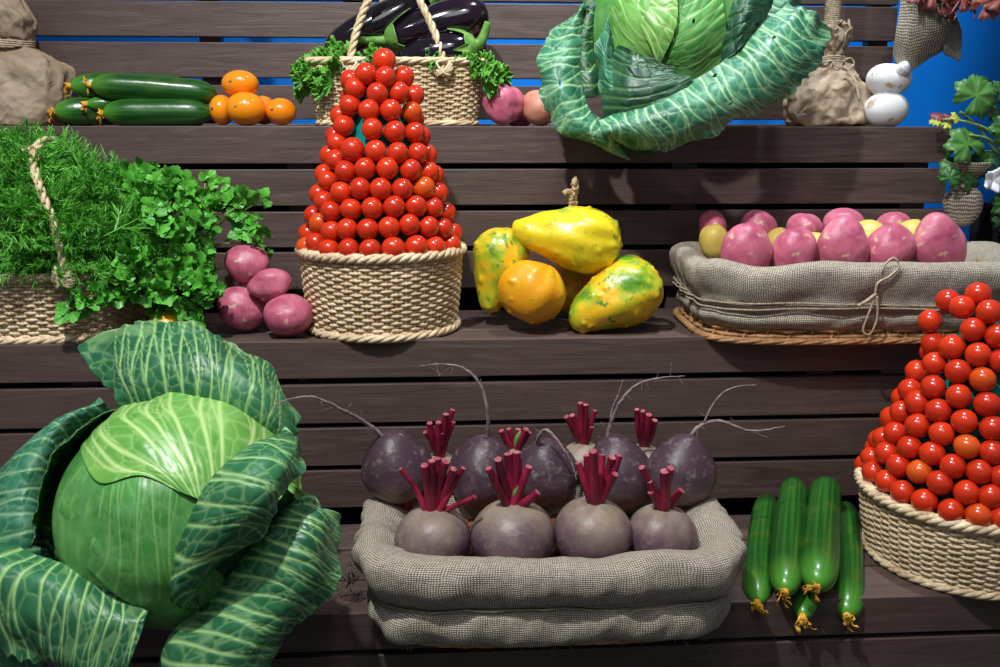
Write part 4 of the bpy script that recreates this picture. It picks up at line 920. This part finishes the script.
# cilantro
def cleaf(size, seed):
    g_ = Geo(); rg = np.random.default_rng(seed)
    for ang, sc_, off in ((0, .62, .42), (-1.05, .52, .22), (1.05, .52, .22)):
        a = np.linspace(-1.45, 1.45, 31); r = (1 - .28 * (np.abs(a) / 1.45) ** 2) * (1 + .13 * np.cos(a * 4.4 + rg.normal(0, .3)) + .05 * np.cos(a * 15))
        P = [[0, 0, -.12]]; T = [.15]
        for q in (.55, 1.0):
            P += np.stack([r * q * np.sin(a), .16 * q * q * np.cos(a * 4 + seed) + .22 * q * q, r * q * np.cos(a)], 1).tolist(); T += [.35 + .5 * q * q] * 31
        P = np.array(P) * sc_ + [0, 0, off]; ca, sa = math.cos(ang + rg.normal(0, .12)), math.sin(ang)
        P = np.stack([P[:, 0] * ca + P[:, 2] * sa, P[:, 1] + rg.normal(0, .05) * P[:, 2], -P[:, 0] * sa + P[:, 2] * ca], 1)
        g_.add(P, [(0, 1 + i, 2 + i) for i in range(30)] + [(1 + i, 32 + i, 33 + i, 2 + i) for i in range(30)], None, np.array(T))
    return np.concatenate(g_.V) * size, g_.F, np.concatenate(g_.A)
t_ = thing('cilantro_bunch', 'leafy bunch of fresh cilantro spilling from the dill basket beside the potatoes', 'cilantro', tuple(atz(175, 330, Z2)))
g = Geo(); gs = Geo(); root = at(110, 290, 1.50)
ells = [(165, 240, 1.46, 50, 62, .07, 150), (205, 200, 1.52, 22, 26, .04, 22), (247, 212, 1.53, 16, 20, .03, 14), (258, 243, 1.53, 12, 14, .03, 9), (150, 185, 1.47, 26, 16, .05, 22), (182, 292, 1.42, 34, 34, .04, 70), (130, 275, 1.40, 18, 30, .03, 26), (78, 306, 1.372, 12, 6, .004, 5), (90, 296, 1.372, 8, 8, .004, 3)]
for ex, ey, eY, rx, ry, dY, n in ells:
    for k in range(n):
        v = rng.normal(size=3); v /= np.linalg.norm(v); v *= rng.uniform(.35, 1) ** .6
        p = at(ex + v[0] * rx, ey + v[1] * ry, eY - abs(v[2]) * dY if rng.random() < .7 else eY + abs(v[2]) * dY)
        d = np.array([v[0] * .7, -.25, -v[1] * .6 + .3]) + rng.normal(0, .5, 3); Mx = frame(d, (0, -1, .35) + rng.normal(0, .4, 3))
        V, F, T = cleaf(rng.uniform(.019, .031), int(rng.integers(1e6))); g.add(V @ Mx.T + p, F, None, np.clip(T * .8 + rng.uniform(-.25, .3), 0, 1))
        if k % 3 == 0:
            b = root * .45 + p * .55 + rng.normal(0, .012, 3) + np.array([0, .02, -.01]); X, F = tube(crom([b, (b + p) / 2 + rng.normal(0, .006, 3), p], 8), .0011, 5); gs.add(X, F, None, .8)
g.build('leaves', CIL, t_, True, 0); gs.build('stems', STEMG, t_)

# ------------------------------------------------ kraft paper bags
def crumple(V, amp, seed, sc=9):
    f = wav(V, sc, seed, 9, True) * .6 + wav(V, sc * 2.3, seed + 1, 9, True) * .3 + wav(V, sc * .4, seed + 2, 6) * .5
    return f * amp
def paperbag(cx, cy, prof, sq, label, seed, amp=.006, lean=(0, 0), n=36):
    prof = crom(prof, 27); gq = np.random.default_rng(seed); s = np.arange(n) / n; V = []
    for z, r in prof: 
        q = supere(s, 1, 1, sq); k = (z - prof[0, 0]); V.append(np.c_[cx + q[:, 0] * r + lean[0] * k, cy + q[:, 1] * r * .62 + lean[1] * k, np.full(n, z)])
    V = np.array(V); A = V - np.array([cx, cy, 0]); rad = np.hypot(A[..., 0], A[..., 1])[..., None]
    th = np.arctan2(A[..., 1], A[..., 0]); fold = np.abs(np.sin(th * 7 + seed + 1.5 * np.sin(A[..., 2] * 20))) + .6 * np.abs(np.sin(th * 12 + seed * 2))
    neck = np.exp(-((prof[:, 1] - prof[:, 1].min()) / .03) ** 2)[:, None]
    hgt = (crumple(V, amp * 1.5, seed, 6) + neck * (fold - .8) * .010)[..., None]
    V = V + np.concatenate([A[..., :2], 0 * A[..., :1]], -1) / (rad + .02) * hgt
    V = V + gq.normal(0, .0052, V.shape); V[..., 2] = np.maximum(V[..., 2], Z1 + .0005)
    F = []
    for f in gridF(len(prof), n, True):
        F += [(f[0], f[1], f[2]), (f[0], f[2], f[3])] if gq.random() < .5 else [(f[0], f[1], f[3]), (f[1], f[2], f[3])]
    return V.reshape(-1, 3), F
lb = at(8, 100, 1.755); zz = lambda y, Y=1.72: at(10, y, Y)[2]
V, F = paperbag(lb[0], 1.755, [(Z1 + .001, .02), (Z1 + .001, .10), (Z1 + .015, .125), (zz(90), .128), (zz(66), .120), (zz(56), .09), (zz(47), .058), (zz(41), .052), (zz(34), .064), (zz(16), .072), (zz(0), .055), (zz(-25), .05)], 3, '', 2, .0065)
t_ = thing('paper_wrapped_pot', 'crumpled brown paper wrapped pot tied at the neck, top left corner by the cucumbers', 'wrapped pot', (lb[0], 1.755, Z1)); mesh('paper_wrap', V, F, PAPER, t_, True, None, None, .0008); m_ = t_.children[0].modifiers.new('soften', 'SUBSURF'); m_.levels = m_.render_levels = 1
g = Geo()
for dz in (-.004, 0, .004):
    th = np.arange(60) * 2 * math.pi / 60; X, F = tube(np.stack([lb[0] + .0585 * np.cos(th), 1.755 + .049 * np.sin(th), zz(42) + dz + .002 * np.sin(th * 2)], 1), .002, 6, True); g.add(X, F)
g.build('twine_tie', TWINE, t_)
rb = at(828, 100, 1.75); zr = lambda y: at(830, y, 1.73)[2]
V, F = paperbag(rb[0], 1.75, [(Z1 + .001, .02), (Z1 + .001, .075), (Z1 + .015, .092), (zr(98), .094), (zr(80), .076), (zr(66), .044), (zr(58), .024), (zr(50), .026), (zr(38), .040), (zr(26), .034), (zr(20), .024)], 2.2, '', 5, .005, (.02, 0))
t_ = thing('paper_wrapped_pot', 'brown paper wrapped pot with a twine bound stem, right of the top cabbage', 'wrapped pot', (rb[0], 1.75, Z1)); mesh('paper_wrap', V, F, PAPER, t_, True, None, None, .0008); m_ = t_.children[0].modifiers.new('soften', 'SUBSURF'); m_.levels = m_.render_levels = 1
q = at(835, 30, 1.74); tw = np.linspace(0, 46 * 2 * math.pi, 46 * 14); Z_ = np.linspace(at(830, 28, 1.74)[2], at(830, -60, 1.74)[2], len(tw)); X, F = tube(np.stack([q[0] - .003 + .0145 * np.cos(tw), 1.75 + .0145 * np.sin(tw), Z_], 1), .0022, 6); g = Geo(); g.add(X, F)
X, F = tube(np.array([[q[0] - .003, 1.75, Z_[0]], [q[0] - .003, 1.75, Z_[-1]]]), .0138, 14); g.add(X, F); g.build('twine_bound_stem', TWINE, t_)
g = Geo()
nk = at(833, 60, 1.73); th = np.arange(60) * 2 * math.pi / 60
for dz in (-.004, .001, .005):
    X, F = tube(np.stack([nk[0] + .036 * np.cos(th), 1.75 + .031 * np.sin(th), nk[2] + dz + .002 * np.sin(th * 3)], 1), .0018, 6, True); g.add(X, F)
for pts in ([(842, 62, 1.70), (850, 58, 1.695), (854, 64, 1.695), (846, 70, 1.69), (836, 66, 1.69)], [(846, 70, 1.69), (854, 80, 1.675), (858, 95, 1.665), (859, 106, 1.66)], [(840, 66, 1.69), (850, 72, 1.685), (857, 84, 1.67), (859, 100, 1.66)]):
    X, F = tube(crom([at(*p) for p in pts], 30), .0018, 6); g.add(X, F)
g.build('twine_tie', TWINE, t_)

# ------------------------------------------------ mushrooms
def mushroom(px, py, Y, rx, ry, stem, label, seed, face=(0, -1, .1)):
    c = at(px, py, Y); s_ = 1.68 / FPX; V, F, uv = ball(rx * s_, rx * s_ * .8, ry * s_, 30, 40); V = V * (1 + .05 * wav(V * 20, .55, seed))[:, None]; V[:, 2] *= 1 + .10 * np.abs(V[:, 0]) / V[:, 0].max()
    t = thing('mushroom', label, 'mushroom', (c[0], c[1], c[2] - ry * s_), 'white mushrooms at the end of the top shelf'); mesh('cap', V + c, F, MUSH, t)
    e = at(*stem); P = crom([c, (c + e) / 2, e], 12); X, F = tube(P, np.linspace(.017, .012, 12), 16); mesh('stalk', X, F, MUSH, t)
mushroom(888, 80, 1.71, 22, 16, (907, 66, 1.672), 'upper white mushroom with its cut stalk pointing up right', 1)
mushroom(886, 110, 1.70, 22, 17.5, (890, 108, 1.77), 'lower white mushroom carrying the other one', 2)

# ------------------------------------------------ right hand plants before the blue wall
def cloth(pts, name, label, nu=70, nv=70, mat=None, seed=1):
    G = crom(np.array([[at(*p) for p in r] for r in pts]), nv); G = crom(G.swapaxes(0, 1), nu).swapaxes(0, 1)
    G = G + .004 * wav(G, 9, seed)[..., None] * np.array([.3, 1, .3]); u, v = np.meshgrid(np.linspace(0, .075, nu), np.linspace(0, .095, nv))
    o = mesh(name, G.reshape(-1, 3), gridF(nv, nu), mat or BURL2, None, True, np.stack([u, v], -1).reshape(-1, 2), None, .0025); return tag(o, label, 'burlap')
# pot hanging in burlap, top right
pc = at(925, -30, 1.66)
t_ = thing('hanging_plant_pot', 'dark pot of red leaved plant just inside the top right corner, wrapped in burlap', 'plant pot', (pc[0], 1.70, pc[2] - .03))
X, F, _ = lathe([(0, .03), (0, .045), (.09, .06), (.09, .052), (.02, .04)], 32); mesh('pot', X + np.array([pc[0] + .01, 1.74, pc[2] - .02]), F, DARK, t_)
for k in range(3):
    X, F = tube(np.array([[pc[0] + .01 + .055 * math.cos(k * 2.1), 1.74 + .055 * math.sin(k * 2.1), pc[2] + .07], [pc[0] + .01, 1.74, pc[2] + .6]]), .0015, 5); mesh('hanging_cord', X, F, TWINE, t_)
X, F = box(pc[0] - .03, pc[0] + .05, 1.72, 1.76, pc[2] + .6, 3.3); mesh('hanging_rail', X, F, DARK, t_, False)
def lobed(g, p, nrm, size, seed, lobes=7, tone=.5, cup=.15):
    rg = np.random.default_rng(seed); a = np.linspace(-2.85, 2.85, 85); r = 1 + .10 * np.cos(a * lobes) + .04 * np.sin(a * lobes * 3 + 1) - .25 * np.exp(-((np.abs(a) - 2.85) / .35) ** 2)
    V = [[0, 0, 0]]; T = [tone + .3]; n = 85
    for q in (.35, .7, 1.0):
        rr = r * q; z = cup * q ** 2 * (1 + .8 * np.cos(a * lobes)) + .07 * q * np.sin(a * 3 + seed); V += np.stack([rr * np.sin(a), rr * np.cos(a), -z], 1).tolist(); T += list(tone + .12 * np.cos(a * lobes) - .1 * q)
    F = [(0, 1 + i, 2 + i) for i in range(n - 1)]
    for k in range(2): F += [(1 + k * n + i, 1 + (k + 1) * n + i, 2 + (k + 1) * n + i, 2 + k * n + i) for i in range(n - 1)]
    Mx = frame(nrm, (rg.normal(0, .6), 0, 1)); g.add(np.array(V) * size @ Mx.T + p, F, None, np.clip(T, 0, 1))
def leafset(parent, spots, mat, name):
    for k, (x, y, Y, s_, nx, nz, tn) in enumerate(spots):
        g = Geo(); lobed(g, at(x, y, Y), (nx, -1, nz), s_, k * 7 + 3, 7, tn); g.build(name, mat, parent, True, .0007)
leafset(t_, [(945, 2, 1.66, .030, .1, .5, .3), (935, -4, 1.65, .028, -.4, .3, .5), (962, -2, 1.66, .030, .3, .6, .2), (985, 3, 1.64, .034, .2, .4, .8), (1002, -2, 1.63, .034, .2, .3, .6), (952, 10, 1.68, .018, .4, -.3, .1), (918, -6, 1.64, .024, .2, .6, .6), (972, -8, 1.66, .03, .0, .2, .4)], REDL, 'leaf')
g = Geo()
for pts in ([(950, 8, 1.66), (956, 14, 1.655), (954, 20, 1.65)], [(968, 2, 1.66), (975, 12, 1.66), (973, 20, 1.66)], [(960, 0, 1.66), (950, 14, 1.65), (945, 12, 1.65)]):
    X, F = tube(crom([at(*p) for p in pts], 12), np.linspace(.003, .001, 12), 6); g.add(X, F, None, .3)
g.build('tendril', REDL, t_)
cloth([[(899, -40, 1.71), (915, -42, 1.69), (935, -45, 1.69), (955, -40, 1.73)],
       [(901, 0, 1.69), (914, 0, 1.67), (930, 4, 1.67), (948, 10, 1.71)],
       [(896, 28, 1.69), (912, 30, 1.67), (932, 26, 1.67), (957, 22, 1.71)],
       [(893, 48, 1.70), (906, 58, 1.69), (926, 52, 1.69), (955, 40, 1.73)],
       [(893, 56, 1.71), (905, 72, 1.69), (930, 58, 1.71), (946, 48, 1.73)]], 'burlap_wrap', 'square of coarse grey burlap hanging above the mushrooms at the top right', seed=3, mat=BURL)
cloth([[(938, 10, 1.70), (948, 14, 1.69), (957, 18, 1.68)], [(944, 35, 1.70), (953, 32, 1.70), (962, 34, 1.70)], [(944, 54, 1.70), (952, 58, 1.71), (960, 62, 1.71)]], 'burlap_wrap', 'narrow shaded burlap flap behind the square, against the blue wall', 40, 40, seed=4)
# vine plant at the right edge
vc = at(985, 230, 1.62)
t_ = thing('vine_plant', 'leafy vine plant with a white flower at the right edge beside the shelf end', 'plant', (vc[0], 1.66, Z2))
leafset(t_, [(976, 96, 1.60, .040, -.1, .25, .55), (968, 145, 1.58, .038, .1, .5, .45), (985, 90, 1.64, .028, .5, .2, .2), (1000, 92, 1.62, .022, .6, .3, .3), (952, 166, 1.60, .022, -.3, .6, .4), (980, 165, 1.62, .028, .3, .5, .2), (1004, 205, 1.60, .024, .1, .3, .2), (990, 160, 1.60, .024, .0, .8, .25), (1005, 130, 1.6, .03, .3, .3, .35), (950, 178, 1.575, .020, -.5, .2, .1), (972, 182, 1.585, .022, .4, .1, .15), (958, 148, 1.60, .024, -.4, .5, .3), (990, 108, 1.62, .026, .2, .4, .45), (1003, 222, 1.6, .020, .2, .2, .1)], GERA, 'leaf')
leafset(t_, [(937, 117, 1.62, .013, -.4, .9, .1), (950, 118, 1.62, .014, .3, 1.2, .3)], REDL, 'red_leaf')
leafset(t_, [(935, 122, 1.61, .011, -.3, 1.6, .3), (957, 118, 1.61, .013, .5, .6, .6), (945, 124, 1.61, .014, 0, 1.6, .4)], YLEAF, 'yellow_leaf')
g = Geo()
for pts in ([(1010, 150, 1.60), (985, 128, 1.60), (955, 120, 1.61), (935, 120, 1.62)], [(1012, 140, 1.62), (995, 120, 1.62), (976, 102, 1.61)], [(1010, 160, 1.61), (990, 140, 1.60), (970, 135, 1.59)], [(1015, 170, 1.61), (995, 150, 1.62), (975, 122, 1.62)], [(1015, 180, 1.62), (990, 165, 1.63), (965, 168, 1.62), (950, 170, 1.62)], [(1010, 150, 1.63), (980, 150, 1.63), (958, 128, 1.62)], [(1010, 135, 1.64), (985, 130, 1.64), (960, 112, 1.63)]):
    X, F = tube(crom([at(*p) for p in pts], 16), .0024, 7); g.add(X, F)
g.build('stem', STEMG, t_)
g = Geo(); fc = at(993, 180, 1.585)
for k in range(5):
    a = k * 2 * math.pi / 5; n = 7; t = np.linspace(0, 1, n)[:, None]; s2 = np.linspace(-1, 1, n)[None]; L = .024
    x = L * (t * math.cos(a) - .45 * s2 * np.sin(np.pi * np.clip(t, 0, .9)) * math.sin(a)); z = L * (t * math.sin(a) + .45 * s2 * np.sin(np.pi * np.clip(t, 0, .9)) * math.cos(a)); y = -.012 * t + .004 * s2 ** 2
    g.add(np.stack([x, y + 0 * x, z], -1).reshape(-1, 3) + fc, gridF(n, n))
g.build('white_flower', WHITEP, t_, True, .0006)
X, F, _ = lathe([(0, .03), (0, .055), (.12, .07), (.20, .075), (.20, .066), (.10, .06)], 36); mesh('pot', X + np.array([vc[0] + .09, 1.68, Z2]), F, DARK, t_)
# burlap bundle under the vine
pr = crom([(zz(232, 1.6), .006), (zz(228, 1.6), .020), (zz(214, 1.6), .034), (zz(200, 1.6), .034), (zz(188, 1.6), .016), (zz(182, 1.6), .015), (zz(172, 1.6), .030), (zz(164, 1.6), .040)], 60)
V, F, uv = lathe(pr, 80); V = V * np.array([1, .8, 1]); V[:, :2] *= (1 + .10 * wav(V, 9, 6, 9))[:, None]; b_ = at(962, 215, 1.61); V[:, :2] += b_[:2]
tag(mesh('burlap_bundle', V, F, BURL, None, True, uv * np.array([.14, .06]), None, .002), 'small tied burlap bundle under the vine at the shelf end, behind the potato basket', 'burlap')
